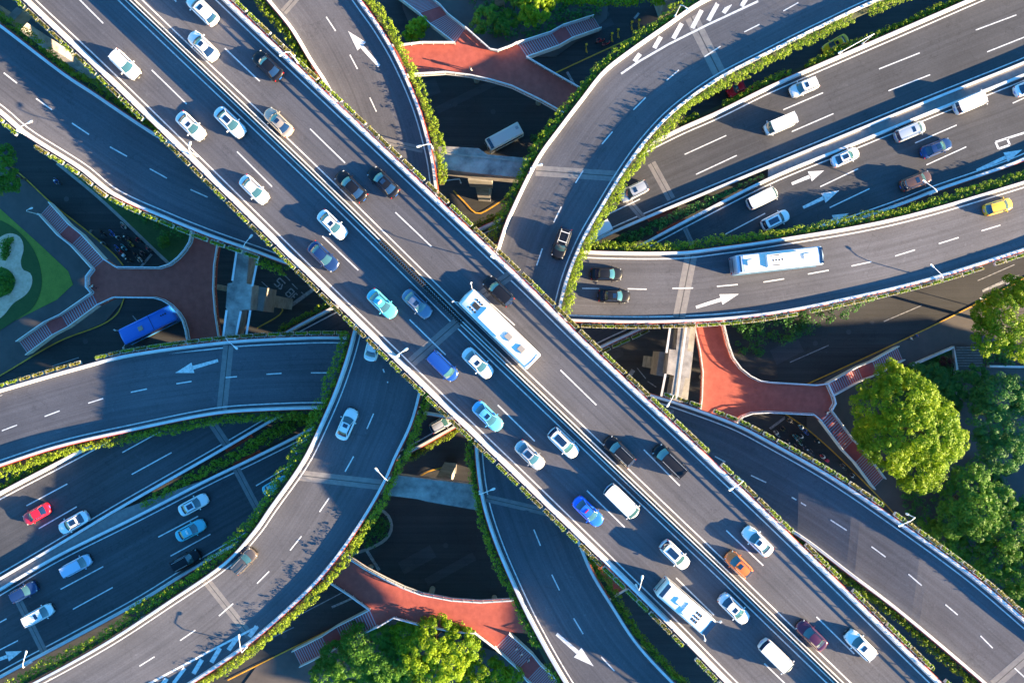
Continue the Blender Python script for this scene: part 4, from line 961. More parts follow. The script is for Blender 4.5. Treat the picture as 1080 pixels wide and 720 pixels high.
SP = {
 'sedan': dict(L=4.55, W=1.80, hood=[(1.0, .58), (.93, .74), (.75, .84), (.40, .95), (0, .97), (-.62, .97), (-.90, .96), (-1.0, .80)], b0=-.70, b1=.42, r0=-.42, r1=.12, zb=.96, zr=1.44, wb=.80, wr=.60),
 'hatch': dict(L=4.15, W=1.76, hood=[(1.0, .60), (.93, .80), (.75, .90), (.48, 1.0), (0, 1.0), (-.80, 1.0), (-.95, .95), (-1.0, .75)], b0=-.90, b1=.50, r0=-.68, r1=.18, zb=.99, zr=1.52, wb=.82, wr=.62),
 'suv': dict(L=4.60, W=1.86, hood=[(1.0, .70), (.94, .92), (.75, 1.02), (.46, 1.10), (0, 1.10), (-.85, 1.10), (-.96, 1.02), (-1.0, .8)], b0=-.92, b1=.46, r0=-.76, r1=.20, zb=1.09, zr=1.66, wb=.83, wr=.66),
 'mpv': dict(L=4.80, W=1.86, hood=[(1.0, .70), (.95, .90), (.82, 1.02), (.62, 1.12), (0, 1.12), (-.9, 1.12), (-.97, 1.05), (-1.0, .8)], b0=-.95, b1=.64, r0=-.88, r1=.38, zb=1.11, zr=1.78, wb=.86, wr=.72),
 'van': dict(L=5.0, W=1.90, hood=[(1.0, .80), (.96, 1.0), (.90, 1.12), (.80, 1.22), (0, 1.25), (-.95, 1.25), (-.98, 1.2), (-1.0, .9)], b0=-.975, b1=.82, r0=-.95, r1=.62, zb=1.24, zr=2.05, wb=.90, wr=.80),
 'pickup': dict(L=5.1, W=1.86, hood=[(1.0, .75), (.94, .95), (.75, 1.03), (.48, 1.10), (.1, 1.10), (-.2, 1.10), (-.94, 1.06), (-1.0, .8)], b0=-.22, b1=.48, r0=-.10, r1=.24, zb=1.09, zr=1.70, wb=.84, wr=.68),
}
def loft(mb, rings, m, smooth=True, close_ends=True):
    k = len(rings[0]); vs = [p for r in rings for p in r]; fs = []
    for i in range(len(rings) - 1):
        for j in range(k):
            fs.append((i * k + j, (i + 1) * k + j, (i + 1) * k + (j + 1) % k, i * k + (j + 1) % k))
    if close_ends: fs.append(tuple(range(k))); fs.append(tuple(reversed(range((len(rings) - 1) * k, len(rings) * k))))
    mb.add(vs, fs, m, smooth)
def interp(tab, s):
    tab = sorted(tab)
    if s <= tab[0][0]: return tab[0][1]
    for (a, va), (b, vb) in zip(tab, tab[1:]):
        if s <= b: return va + (vb - va) * (s - a) / (b - a)
    return tab[-1][1]
CACHE = {}
def car_parts(kind, roof):
    """returns [(part name, mesh, parent part or None)] built once per kind/roof; paint slot 0 is swapped per colour"""
    key = (kind, roof)
    if key in CACHE: return CACHE[key]
    S = SP[kind]; L, Wd = S['L'], S['W']; h = L / 2; w = Wd / 2; parts = []
    def hw(s):
        a = abs(s); base = w * (1 - .035 * a ** 2)
        if s > .55: base -= w * .17 * ((s - .55) / .45) ** 2.2
        if s < -.70: base -= w * .12 * ((-s - .70) / .30) ** 2.2
        return base
    def xbend(s, y):      # rounded nose and tail seen from above
        f = (y / w) ** 2
        return s * h - (.42 * f * max(0, (s - .6) / .4) ** 1.5) * (1 if s > 0 else 0) * 1.0 + (.26 * f * max(0, (-s - .7) / .3) ** 1.5)
    b = MB(); rings = []
    st = [-1.0, -.985, -.95, -.88, -.8, -.7, -.6, -.45, -.3, -.15, 0, .15, .3, .42, .5, .6, .7, .8, .88, .94, .975, 1.0]
    for s in st:
        H = hw(s); z = interp(S['hood'], s); e = 1.0
        if s in (-1.0, 1.0): e = .93
        prof = [(0, z + .015), (.45, z + .01), (.74, z - .01), (.90, z - .05), (.975, z - .14), (1.0, z - .28), (1.0, .48), (.98, .34), (.93, .22), (0, .20)]
        ring = [(xbend(s, H * y * e), H * y * e, zz) for y, zz in prof] + [(xbend(s, H * y * e), -H * y * e, zz) for y, zz in reversed(prof[1:-1])]
        rings.append([Vector(p) for p in ring])
    loft(b, rings, 0)
    # wheel arches (dark, slightly proud)
    wx = (.62 * h, -.60 * h)
    # roof + pillars
    xb0, xb1, xr0, xr1, zb, zr = S['b0'] * h, S['b1'] * h, S['r0'] * h, S['r1'] * h, S['zb'], S['zr']; wb, wr = S['wb'] * w, S['wr'] * w
    ny = 7; nx = 6; vs = []; fs = []
    for i in range(nx + 1):
        t = i / nx; x = xr0 + (xr1 - xr0) * t
        for j in range(ny):
            y = -1 + 2 * j / (ny - 1); bow = .07 * (1 - y * y)
            xx = x + (bow if i == nx else (-bow if i == 0 else 0))
            drop = .05 * abs(y) ** 3 + .035 * abs(2 * t - 1) ** 2.5
            vs.append((xx, y * wr * (1.04 if abs(y) == 1 else 1), zr - drop + .012))
    for i in range(nx):
        for j in range(ny - 1): fs.append((i * ny + j, (i + 1) * ny + j, (i + 1) * ny + j + 1, i * ny + j + 1))
    b.add(vs, fs, 0, True)
    for s in (-1, 1):
        yb, yr = s * wb, s * wr * 1.03
        def bar(p, q, t=.05): b.tube(p, q, t, t * .8, 5, 0)
        bar((xb1 - .05, yb, zb), (xr1, yr, zr - .05), .045); bar((xb0 + .06, yb, zb), (xr0, yr, zr - .05), .06)
        xm = (xr0 + xr1) / 2
        b.tube((xr0, yr, zr - .04), (xr1, yr, zr - .04), .04, .04, 5, 0)
        if kind not in ('sedan', 'pickup'): bar((xr0 + (xb0 - xr0) * .2 + .45, yb, zb), (xr0 + .35, yr, zr - .05), .05)
    # painted gap under greenhouse so nothing is hollow
    body = b
    if kind == 'pickup':
        bd = MB(); x0, x1 = -.93 * h, -.26 * h; ww = w * .80; z0 = 1.125
        bd.box(((x0 + x1) / 2, 0, z0 - .02), (x1 - x0, ww * 2, .03), 0)
        parts.append(('cargo_bed', bd.mesh('cargo_bed', [M['dark']]), None))
        for s in (-1, 1): body.tube((x0, s * ww, z0 + .03), (x1, s * ww, z0 + .03), .045, .045, 6, 0)
        body.tube((x1, ww, zb), (x1, -ww, zb), .05, .05, 6, 0)
    parts.insert(0, ('body', body.mesh('body', [PT['white'], M['dark']]), None))
    def patch(name, xa, ya, za, xc, yc, zc, bow0, bow1, n=7, inset=.04):
        g_ = MB(); vs = []; fs = []
        for i in range(4):
            t = i / 3
            for j in range(n):
                y = -1 + 2 * j / (n - 1); x = xa + (xc - xa) * t; bw = bow0 + (bow1 - bow0) * t
                vs.append((x + bw * (1 - y * y), y * (ya + (yc - ya) * t), za + (zc - za) * t + .03 * math.sin(math.pi * t)))
        for i in range(3):
            for j in range(n - 1): fs.append((i * n + j, i * n + j + 1, (i + 1) * n + j + 1, (i + 1) * n + j))
        g_.add(vs, fs, 0, True); parts.append((name, g_.mesh(name, [M['wind' if name == 'windshield' else 'glass']]), None))
    patch('windshield', xb1, wb * .94, zb + .012, xr1 + .02, wr * .97, zr - .03, .16, .07)
    patch('rear_window', xb0, wb * .88, zb + .012, xr0 - .02, wr * .95, zr - .03, -.10, -.06)
    for s in (-1, 1):
        g_ = MB(); yb, yr = s * wb * 1.0, s * wr * 1.02
        g_.quad((xb0 + .1, yb, zb + .005), (xb1 - .1, yb, zb + .005), (xr1 - .03, yr, zr - .07), (xr0 + .03, yr, zr - .07))
        parts.append(('side_window', g_.mesh('side_window', [M['glass']]), None))
    if roof == 'sun':
        g_ = MB(); cx = xr0 + (xr1 - xr0) * .72; g_.box((cx, 0, zr + .018), (.50, wr * 1.15, .012)); parts.append(('sunroof', g_.mesh('sunroof', [M['glass']]), None))
    if roof == 'pano':
        g_ = MB(); g_.box(((xr0 + xr1) / 2 + .05, 0, zr + .018), ((xr1 - xr0) * .72, wr * 1.3, .014)); parts.append(('sunroof', g_.mesh('sunroof', [M['glass']]), None))
    if roof == 'two':
        for c_, l_ in ((.78, .42), (.40, .5)):
            g_ = MB(); g_.box((xr0 + (xr1 - xr0) * c_, 0, zr + .018), (l_, wr * 1.15, .012)); parts.append(('sunroof', g_.mesh('sunroof', [M['glass']]), None))
    if roof == 'rack' or roof == 'rackbars':
        for s in (-1, 1):
            g_ = MB(); g_.tube((xr0 + .1, s * wr * .93, zr + .07), (xr1 - .1, s * wr * .93, zr + .07), .024, .024, 6)
            for t in (.1, .9): g_.tube((xr0 + (xr1 - xr0) * t, s * wr * .93, zr), (xr0 + (xr1 - xr0) * t, s * wr * .93, zr + .07), .03, .03, 6)
            parts.append(('roof_rail', g_.mesh('roof_rail', [M['steel']]), None))
        if roof == 'rackbars':
            for t in (.2, .8):
                g_ = MB(); x = xr0 + (xr1 - xr0) * t; g_.box((x, 0, zr + .10), (.09, wr * 2, .04)); parts.append(('cross_bar', g_.mesh('cross_bar', [M['whitem']]), None))
    if roof == 'taxi':
        g_ = MB(); g_.box((xr0 + (xr1 - xr0) * .55, 0, zr + .08), (.22, .62, .13), taper=.8); parts.append(('roof_sign', g_.mesh('roof_sign', [M['lampg']]), None))
    if roof == 'lights':
        g_ = MB(); g_.box((xr0 + (xr1 - xr0) * .5, 0, zr + .05), (.14, .6, .06)); parts.append(('roof_bar', g_.mesh('roof_bar', [M['lensr']]), None))
    wr_ = .325 if kind in ('sedan', 'hatch') else .36
    for x in wx:
        for s in (-1, 1):
            g_ = MB(); y = s * (w - .10); g_.tube((x, y - .11, wr_), (x, y + .11, wr_), wr_, wr_, 18, 0); wm = g_.mesh('wheel', [M['dark']])
            g2 = MB(); yy = s * (w - .10) + s * .115; g2.tube((x, yy - .01, wr_), (x, yy + .01, wr_), wr_ * .62, wr_ * .62, 12, 0)
            parts.append(('wheel', wm, None)); parts.append(('rim', g2.mesh('rim', [M['steel']]), len(parts) - 1))
    zf_ = interp(S['hood'], .93)
    for s in (-1, 1):
        for nm, ss, mt, zz in (('headlight', .915, M['lensw'], interp(S['hood'], .915)), ('tail_light', -.965, M['lensr'], interp(S['hood'], -.965))):
            H = hw(ss); g_ = MB(); x = xbend(ss, H * .84); a = math.atan2(s * .35, 1) * (-1 if ss > 0 else 1)
            g_.box((x, s * H * .80, zz - .07), (.16 if ss > 0 else .10, .34, .11), rz=a, taper=.7); parts.append((nm, g_.mesh(nm, [mt]), None))
        g_ = MB(); xm = xb1 - .25; g_.tube((xm, s * w * .86, zb), (xm - .02, s * (w + .10), zb + .04), .025, .025, 5, 0); g_.box((xm - .03, s * (w + .13), zb + .05), (.14, .20, .14), 0, taper=.7)
        parts.append(('mirror', g_.mesh('mirror', [PT['white']]), None))
    g_ = MB(); g_.box((h - .05, 0, .42), (.12, w * 1.2, .16), taper=.9); parts.append(('grille', g_.mesh('grille', [M['dark']]), None))
    g_ = MB(); g_.box((-h - .004, 0, .62), (.02, .44, .13)); parts.append(('number_plate', g_.mesh('number_plate', [PT['cobalt']]), None))
    if kind == 'suv' or kind == 'mpv':
        pass
    CACHE[key] = parts; return parts
MC = {}
def place(root_name, parts, px, py, z, d, label, cat, group, color, scale=1.0, pitch=0.0, paint_parts=('body', 'mirror')):
    ang = math.atan2(-d[1], d[0])
    p = W(px, py, z + .75); r = empty(root_name, (p.x, p.y, z), (0, pitch, ang), label, cat, group)
    r.rotation_mode = 'ZYX'; r.rotation_mode = 'XYZ'
    r.scale = (scale, min(1.05, (scale + 1) / 2), (scale + 1) / 2)
    obs = []
    for nm, me, par in parts:
        if nm in paint_parts:
            k = (me.name, color)
            if k not in MC:
                c = me.copy(); c.materials[0] = PT[color]; MC[k] = c
            me = MC[k]
        o = link_mesh(nm, me, r if par is None else obs[par]); obs.append(o)
    return r
UP, DN = (-.716, -.698), (.716, .698)      # directions along the main overpass
def pitch_of(zf, px, py, d):
    a = W(px, py, zf(px, py)); q = (px + d[0] * 12, py + d[1] * 12); b = W(*q, zf(*q)); return -math.atan2(b.z - a.z, math.hypot(b.x - a.x, b.y - a.y))
CARS = [
 # main overpass, down-right traffic
 ('suv', None, 'white', 131.5, 68, DN, zmain, .93, 'white estate car alone near the top left of the main overpass'),
 ('sedan', 'sun', 'white', 201, 133, DN, zmain, .93, 'white sedan with a small sunroof near the top parapet, left of another white car'),
 ('sedan', 'two', 'white', 242.5, 129, DN, zmain, 1.0, 'white sedan with two dark roof windows next to the median near the top'),
 ('sedan', None, 'white', 268, 200, DN, zmain, .93, 'plain roofed white sedan beside the parapet above the central gap'),
 ('sedan', 'sun', 'white', 350.5, 237, DN, zmain, .95, 'white sedan with a dark sunroof left of the anti-glare median'),
 ('sedan', None, 'navy', 341, 270.5, DN, zmain, .97, 'dark navy sedan beside the lower left parapet'),
 ('sedan', 'taxi', 'turq', 403, 320.5, DN, zmain, .95, 'turquoise taxi with a white roof sign beside the parapet'),
 ('sedan', 'sun', 'steel', 440, 320.5, DN, zmain, .95, 'steel blue sedan beside the turquoise taxi'),
 ('mpv', None, 'deepblue', 467, 386, DN, zmain, .93, 'dark navy people carrier left of the white sedan below the bus'),
 ('sedan', 'sun', 'white', 504, 383, DN, zmain, 1.0, 'white sedan with a sunroof just below the white bus'),
 ('sedan', 'sun', 'sky', 514.5, 439, DN, zmain, .98, 'light blue sedan beside the lower left parapet in the middle'),
 ('sedan', 'pano', 'silver', 559, 480, DN, zmain, .95, 'silver car with a dark glass roof beside the lower left parapet'),
 ('suv', 'pano', 'white', 594.5, 467, DN, zmain, .97, 'white car with a large dark glass roof beside the median'),
 ('sedan', 'lights', 'royal', 620.5, 539.5, DN, zmain, .98, 'bright royal blue sedan with a marked roof bar'),
 ('van', None, 'white', 656, 528.5, DN, zmain, 1.0, 'plain white van beside the royal blue sedan'),
 ('suv', 'pano', 'white', 712, 585, DN, zmain, .92, 'white car with a dark glass roof above the lower white bus'),
 ('sedan', 'sun', 'white', 774.5, 642, DN, zmain, 1.0, 'white sedan with a sunroof right of the lower white bus'),
 ('van', None, 'white', 818.5, 691.5, DN, zmain, .97, 'white van at the bottom border beside the median'),
 # main overpass, up-left traffic
 ('suv', 'sun', 'white', 213, 10, UP, zmain, .98, 'white car with a sunroof at the top border beside the median'),
 ('sedan', 'sun', 'white', 213.5, 48, UP, zmain, .97, 'white sedan just right of the median near the top'),
 ('sedan', None, 'black', 282, 69, UP, zmain, .97, 'black sedan beside the upper right parapet near the top'),
 ('sedan', 'sun', 'champagne', 293, 128.5, UP, zmain, .93, 'champagne coloured sedan beside the median'),
 ('sedan', None, 'black', 370, 196.5, UP, zmain, 1.02, 'black sedan beside the median, left of a second black sedan'),
 ('sedan', 'sun', 'black', 404, 192, UP, zmain, 1.0, 'black sedan with a sunroof beside the right parapet, right of another black sedan'),
 ('suv', None, 'black', 525.5, 307, UP, zmain, .95, 'black car passing the white bus on its right'),
 ('suv', 'rack', 'black', 653, 476, UP, zmain, .98, 'black off-roader with pale roof rails beside the median'),
 ('mpv', 'rack', 'black', 706, 486, UP, zmain, 1.02, 'long black off-roader with silver roof rails on the right lane'),
 ('sedan', 'sun', 'white', 799, 570.5, UP, zmain, .98, 'white sedan with a sunroof above the orange hatchback'),
 ('hatch', 'sun', 'orange', 779, 595, UP, zmain, .93, 'orange hatchback beside the median'),
 ('sedan', None, 'maroon', 856, 670, UP, zmain, .98, 'maroon sedan beside the median near the bottom'),
 ('suv', 'sun', 'white', 907.5, 680, UP, zmain, .98, 'white car with a small sunroof right of the maroon sedan'),
 # ramps
 ('sedan', 'sun', 'white', 366, 446.5, (.42, -.907), zL, .98, 'white sedan with a sunroof alone on the lower left ramp'),
 ('sedan', None, 'white', 394, 363, (.25, -.97), zL, .98, 'white sedan half hidden under the main overpass on the lower left ramp'),
 ('suv', 'rack', 'bronze', 258, 591, (.70, -.71), zL, .92, 'bronze off-roader with roof rails on the lower left ramp'),
 ('suv', 'rackbars', 'black', 592, 257, (-.32, .95), zR, .95, 'black car with a white roof rack alone on the upper right ramp'),
 ('sedan', None, 'black', 639.5, 289, (1, 0), zU, .98, 'upper one of two black sedans side by side on the right ramp'),
 ('sedan', 'sun', 'black', 647.5, 312, (1, .02), zU, .98, 'lower one of two black sedans side by side on the right ramp'),
 ('hatch', None, 'yellow', 1053, 218, (.96, -.28), zU, 1.03, 'yellow taxi on the right ramp near the right border'),
 # lower expressway, leftbound
 ('suv', 'sun', 'white', 848, 92, (-.92, .39), zE, .95, 'white car near the upper edge of the expressway, right of the white van'),
 ('van', None, 'white', 822, 131.5, (-.92, .39), zE, .92, 'white van on the middle lane of the leftbound expressway'),
 ('suv', 'sun', 'silver', 668, 202, (-.89, .45), zE, .98, 'silver car passing under the upper right ramp'),
 ('van', None, 'white', 628, 245, (-.88, .47), zE, .92, 'white van mostly hidden under the upper right ramp hedge'),
 ('sedan', None, 'red', 38, 542, (-.87, .49), zE, .93, 'red sedan on the lower left of the expressway'),
 ('sedan', 'pano', 'white', 77, 551, (-.87, .49), zE, 1.02, 'white sedan next to the red sedan'),
 # lower expressway, rightbound
 ('van', None, 'white', 1024, 108.5, (.92, -.39), zE, .98, 'white van beside the median of the rightbound expressway'),
 ('mpv', 'sun', 'silver', 960, 138.5, (.92, -.39), zE, .95, 'silver people carrier with a dark bonnet line left of the white van'),
 ('sedan', 'sun', 'navy', 988, 156, (.93, -.37), zE, 1.02, 'dark blue car right of the silver people carrier'),
 ('sedan', 'two', 'white', 892, 165.5, (.91, -.41), zE, .92, 'white sedan with dark roof windows beside the expressway median'),
 ('sedan', None, 'white', 1086, 91, (.92, -.39), zE, .98, 'white car cut by the right border on the expressway'),
 ('suv', 'sun', 'brown', 966, 191, (.93, -.37), zE, 1.0, 'brown car near the lower edge of the expressway beside a lamp'),
 ('van', None, 'white', 804, 209, (.90, -.44), zE, .92, 'white van at the tip of the shrub wedge on the expressway'),
 ('suv', 'pano', 'white', 818, 232, (.90, -.44), zE, .92, 'white car next to the ramp hedge on the expressway'),
 ('sedan', 'pano', 'white', 204, 532, (.88, -.47), zE, 1.0, 'white sedan beside the median on the lower left of the expressway'),
 ('sedan', 'taxi', 'turq', 201, 559, (.88, -.47), zE, 1.0, 'turquoise taxi on the middle lane of the lower left expressway'),
 ('suv', 'rack', 'black', 196, 591, (.88, -.47), zE, .98, 'black off-roader beside the ramp hedge on the lower left expressway'),
 ('mpv', None, 'pale', 81, 596, (.88, -.47), zE, .92, 'pale blue people carrier with red tail lights on the lower left expressway'),
 ('suv', None, 'navy', 25, 624, (.88, -.47), zE, .90, 'dark blue car at the left border of the expressway'),
 ('mpv', 'sun', 'white', 41, 648, (.88, -.47), zE, .92, 'silvery white people carrier below the dark blue car'),
 ('hatch', None, 'silver', 465, 447, (.87, -.49), zE, .82, 'pale car glimpsed on the expressway in the gap below the main overpass'),
 ('sedan', None, 'turq', 291, 512, (.87, -.49), zE, .9, 'turquoise car half hidden below the lower left ramp hedge'),
 # streets
 ('sedan', 'sun', 'gold', 881, 47, (-.86, .50), zG, 1.02, 'yellow taxi in the dark street gap at the top right'),
 ('pickup', None, 'red', 781, 92, (-.90, .42), zG, .95, 'red pickup in the dark street gap between two hedges'),
 ('pickup', None, 'silver', 40, 41, (.72, .69), zG, .88, 'silver pickup in the street gap at the upper left corner'),
]
for kind, roof, col, px, py, d, zf, sc, lab in CARS:
    parts = car_parts(kind, roof)
    place({'sedan': 'sedan', 'hatch': 'hatchback', 'suv': 'estate_car', 'mpv': 'people_carrier', 'van': 'van', 'pickup': 'pickup'}[kind], parts, px, py, zf(px, py), d, lab,
          {'van': 'van', 'pickup': 'pickup'}.get(kind, 'taxi' if 'taxi' in lab else 'car'), 'vehicles on the roads', col, sc, pitch_of(zf, px, py, d))

def bus(label, L, Wd, H, px, py, z, d, color, style, pitch=0, cat='bus', name='bus'):
    h, w = L / 2, Wd / 2; p = W(px, py, z + H * .8); r = empty(name, (p.x, p.y, z), (0, pitch, math.atan2(-d[1], d[0])), label, cat)
    b = MB(); rings = []
    for s, e, zt in ((-1, .93, H - .35), (-.985, .97, H - .12), (-.96, 1, H - .03), (-.9, 1, H), (0, 1, H), (.9, 1, H), (.955, 1, H - .05), (.985, .96, H - .22), (1.0, .90, H - .9 if style != 'mini' else H - 1.0)):
        pr = [(0, zt), (.80, zt - .02), (.93, zt - .08), (.99, zt - .2), (1, zt - .5), (1, .6), (.98, .32), (0, .30)]
        rings.append([Vector((s * h - (.12 * y * y if s > .9 else 0), w * e * y, zz)) for y, zz in pr] + [Vector((s * h - (.12 * y * y if s > .9 else 0), -w * e * y, zz)) for y, zz in reversed(pr[1:-1])])
    loft(b, rings, 0); b.build('body', [PT[color]], r)
    zt = H * .48; hh = H * .30
    for s in (-1, 1):
        b = MB(); b.box((0, s * (w + .004), zt + hh / 2 + .1), (L * .90, .02, hh)); b.build('side_window', [M['glass']], r)
        b = MB(); b.box((0, s * (w + .006), .62), (L * .96, .02, .35)); b.build('side_stripe', [PT['sky' if style in ('coach', 'blue') else 'grey']], r)
    b = MB(); b.add([(h - .12, -w * .86, H * .38), (h - .12, w * .86, H * .38), (h * .955 + .02, w * .86, H - .10), (h * .955 + .02, -w * .86, H - .10)], [(0, 1, 2, 3)])
    b.v = [(x + (.12 if i in (0, 1) else .07), y, z_) for i, (x, y, z_) in enumerate(b.v)]; b.build('windshield', [M['glass']], r)
    b = MB(); b.add([(-h - .02, -w * .8, H * .5), (-h - .02, w * .8, H * .5), (-h * .965 - .02, w * .8, H - .10), (-h * .965 - .02, -w * .8, H - .10)], [(3, 2, 1, 0)]); b.build('rear_window', [M['glass']], r)
    for x in (.62 * h, -.55 * h):
        for s in (-1, 1):
            b = MB(); b.tube((x, s * (w - .14) - .13, .48), (x, s * (w - .14) + .13, .48), .48, .48, 18); wh = b.build('wheel', [M['dark']], r)
            b = MB(); b.tube((x, s * (w + .0) - .01, .48), (x, s * (w + .0) + .01, .48), .27, .27, 12); b.build('rim', [M['steel']], wh)
    for s in (-1, 1):
        if style != 'coach' and style != 'small':
         b = MB(); b.tube((h - .15, s * w * .9, H - .35), (h + .35, s * (w + .22), H - .30), .035, .035, 6); b.box((h + .40, s * (w + .26), H - .42), (.16, .34, .34), rz=s * -.4, taper=.8); b.build('mirror', [M['whitem']], r)
        b = MB(); b.box((h - .03, s * w * .72, .75), (.10, .36, .22)); b.build('headlight', [M['lensw']], r)
        b = MB(); b.box((-h - .0, s * w * .78, .9), (.06, .22, .34)); b.build('tail_light', [M['lensr']], r)
    Z = H + .004
    def rb(nm, x, y, dx, dy, dz, m, taper=.92):
        q = MB(); q.box((x, y, Z + dz / 2), (dx, dy, dz), taper=taper); return q.build(nm, [m], r)
    def vent(x, y): q = MB(); q.tube((x, y, Z - .01), (x, y, Z + .05), .13, .13, 10); q.build('roof_vent', [M['dark']], r)
    if style == 'city':
        rb('grille_panel', L * .33, 0, .95, .62, .05, M['dark'])
        for i in range(3): vent(L * .365 - i * .40, .62); vent(L * .365 - i * .40, -.62)
        rb('air_conditioner', L * .10, .05, 3.4, 1.7, .20, PT['white'])
        for x in (-L * .13, -L * .31):
            hb = rb('roof_hatch', x, -.1, .85, .75, .16, PT['champagne'])
        rb('bonnet_strip', -h * .955, 0, .12, w * 1.7, .04, M['steel'])
    if style == 'coach':
        rb('roof_panel', 0, 0, L * .84, w * 1.75, .03, PT['cream'])
        rb('air_conditioner', .2, 0, 4.6, 1.75, .34, PT['white'], .94)
        for i in range(4): q = MB(); q.tube((-1.2 + i * .42, 0, Z + .33), (-1.2 + i * .42, 0, Z + .36), .14, .14, 10); q.build('roof_vent', [M['dark']], r)
        for s in (-1, 1):
            q = MB(); q.box((-.9, s * .66, Z + .34), (1.3, .12, .03)); q.build('vent_grille', [M['dark']], r)
        rb('roof_hatch', -L * .34, .05, 1.05, .75, .20, PT['white']); rb('roof_hatch', L * .30, .05, 1.05, .75, .20, PT['white'])
        rb('front_glass_band', L * .455, 0, .42, w * 1.72, .02, M['glass']); rb('rear_glass_band', -L * .455, 0, .22, w * 1.7, .02, M['glass'])
    if style == 'mini':
        rb('roof_hatch', -L * .17, .12, .8, .7, .14, PT['white']); rb('air_conditioner', -.1, .0, .5, 1.5, .16, PT['white'])
        for i in range(3):
            vent(L * .17 + i * .32 - .1, 0)
            for s in (-1, 1): rb('vent_grille', L * .17 + i * .32 - .1, s * .48, .22, .34, .02, M['dark'])
        rb('front_glass_band', L * .455, 0, .62, w * 1.72, .03, M['glass']); rb('rear_glass_band', -L * .45, 0, .55, w * 1.5, .03, M['glass'])
    if style == 'blue':
        rb('roof_hatch', L * .12, .1, .8, .75, .12, PT['champagne'])
        rb('roof_seam', -L * .08, 0, .06, w * 1.9, .03, M['dark'])
        for i in range(3): vent(-L * .36 + i * .32 * 1.2, -.3)
    if style == 'small':
        rb('roof_panel', -L * .06, 0, L * .78, w * 1.7, .05, PT['white'])
        rb('front_glass_band', L * .40, 0, .55, w * 1.7, .04, M['glass'])
        rb('roof_vent', -L * .40, -.2, .5, .5, .09, M['steel'])
    return r
bus('long white bus with dark roof vents and two tan hatches beside the median', 11.6, 2.55, 3.1, 526.5, 346.5, 33, UP, 'white', 'city')
bus('small white bus with a dark windshield on the lower part of the main overpass', 7.6, 2.35, 2.9, 723.5, 640.5, 33, (.76, .65), 'white', 'mini', cat='minibus', name='minibus')
bus('white coach with a blue stripe and a raised air conditioner on the right ramp', 12.2, 2.55, 3.3, 820.5, 274.5, zU(820, 275), (.9935, -.114), 'pale', 'coach', cat='coach', name='coach', pitch=pitch_of(zU, 820, 275, (.99, -.11)))
bus('bright blue bus in the dark street below the left footbridge', 9.6, 2.7, 3.0, 156.5, 342.5, 0, (-.90, .44), 'cobalt', 'blue')
bus('white minibus in the dark street above the top pier beam', 6.2, 2.15, 2.6, 531.5, 144.5, 0, (-.88, .475), 'white', 'small', cat='minibus', name='minibus')

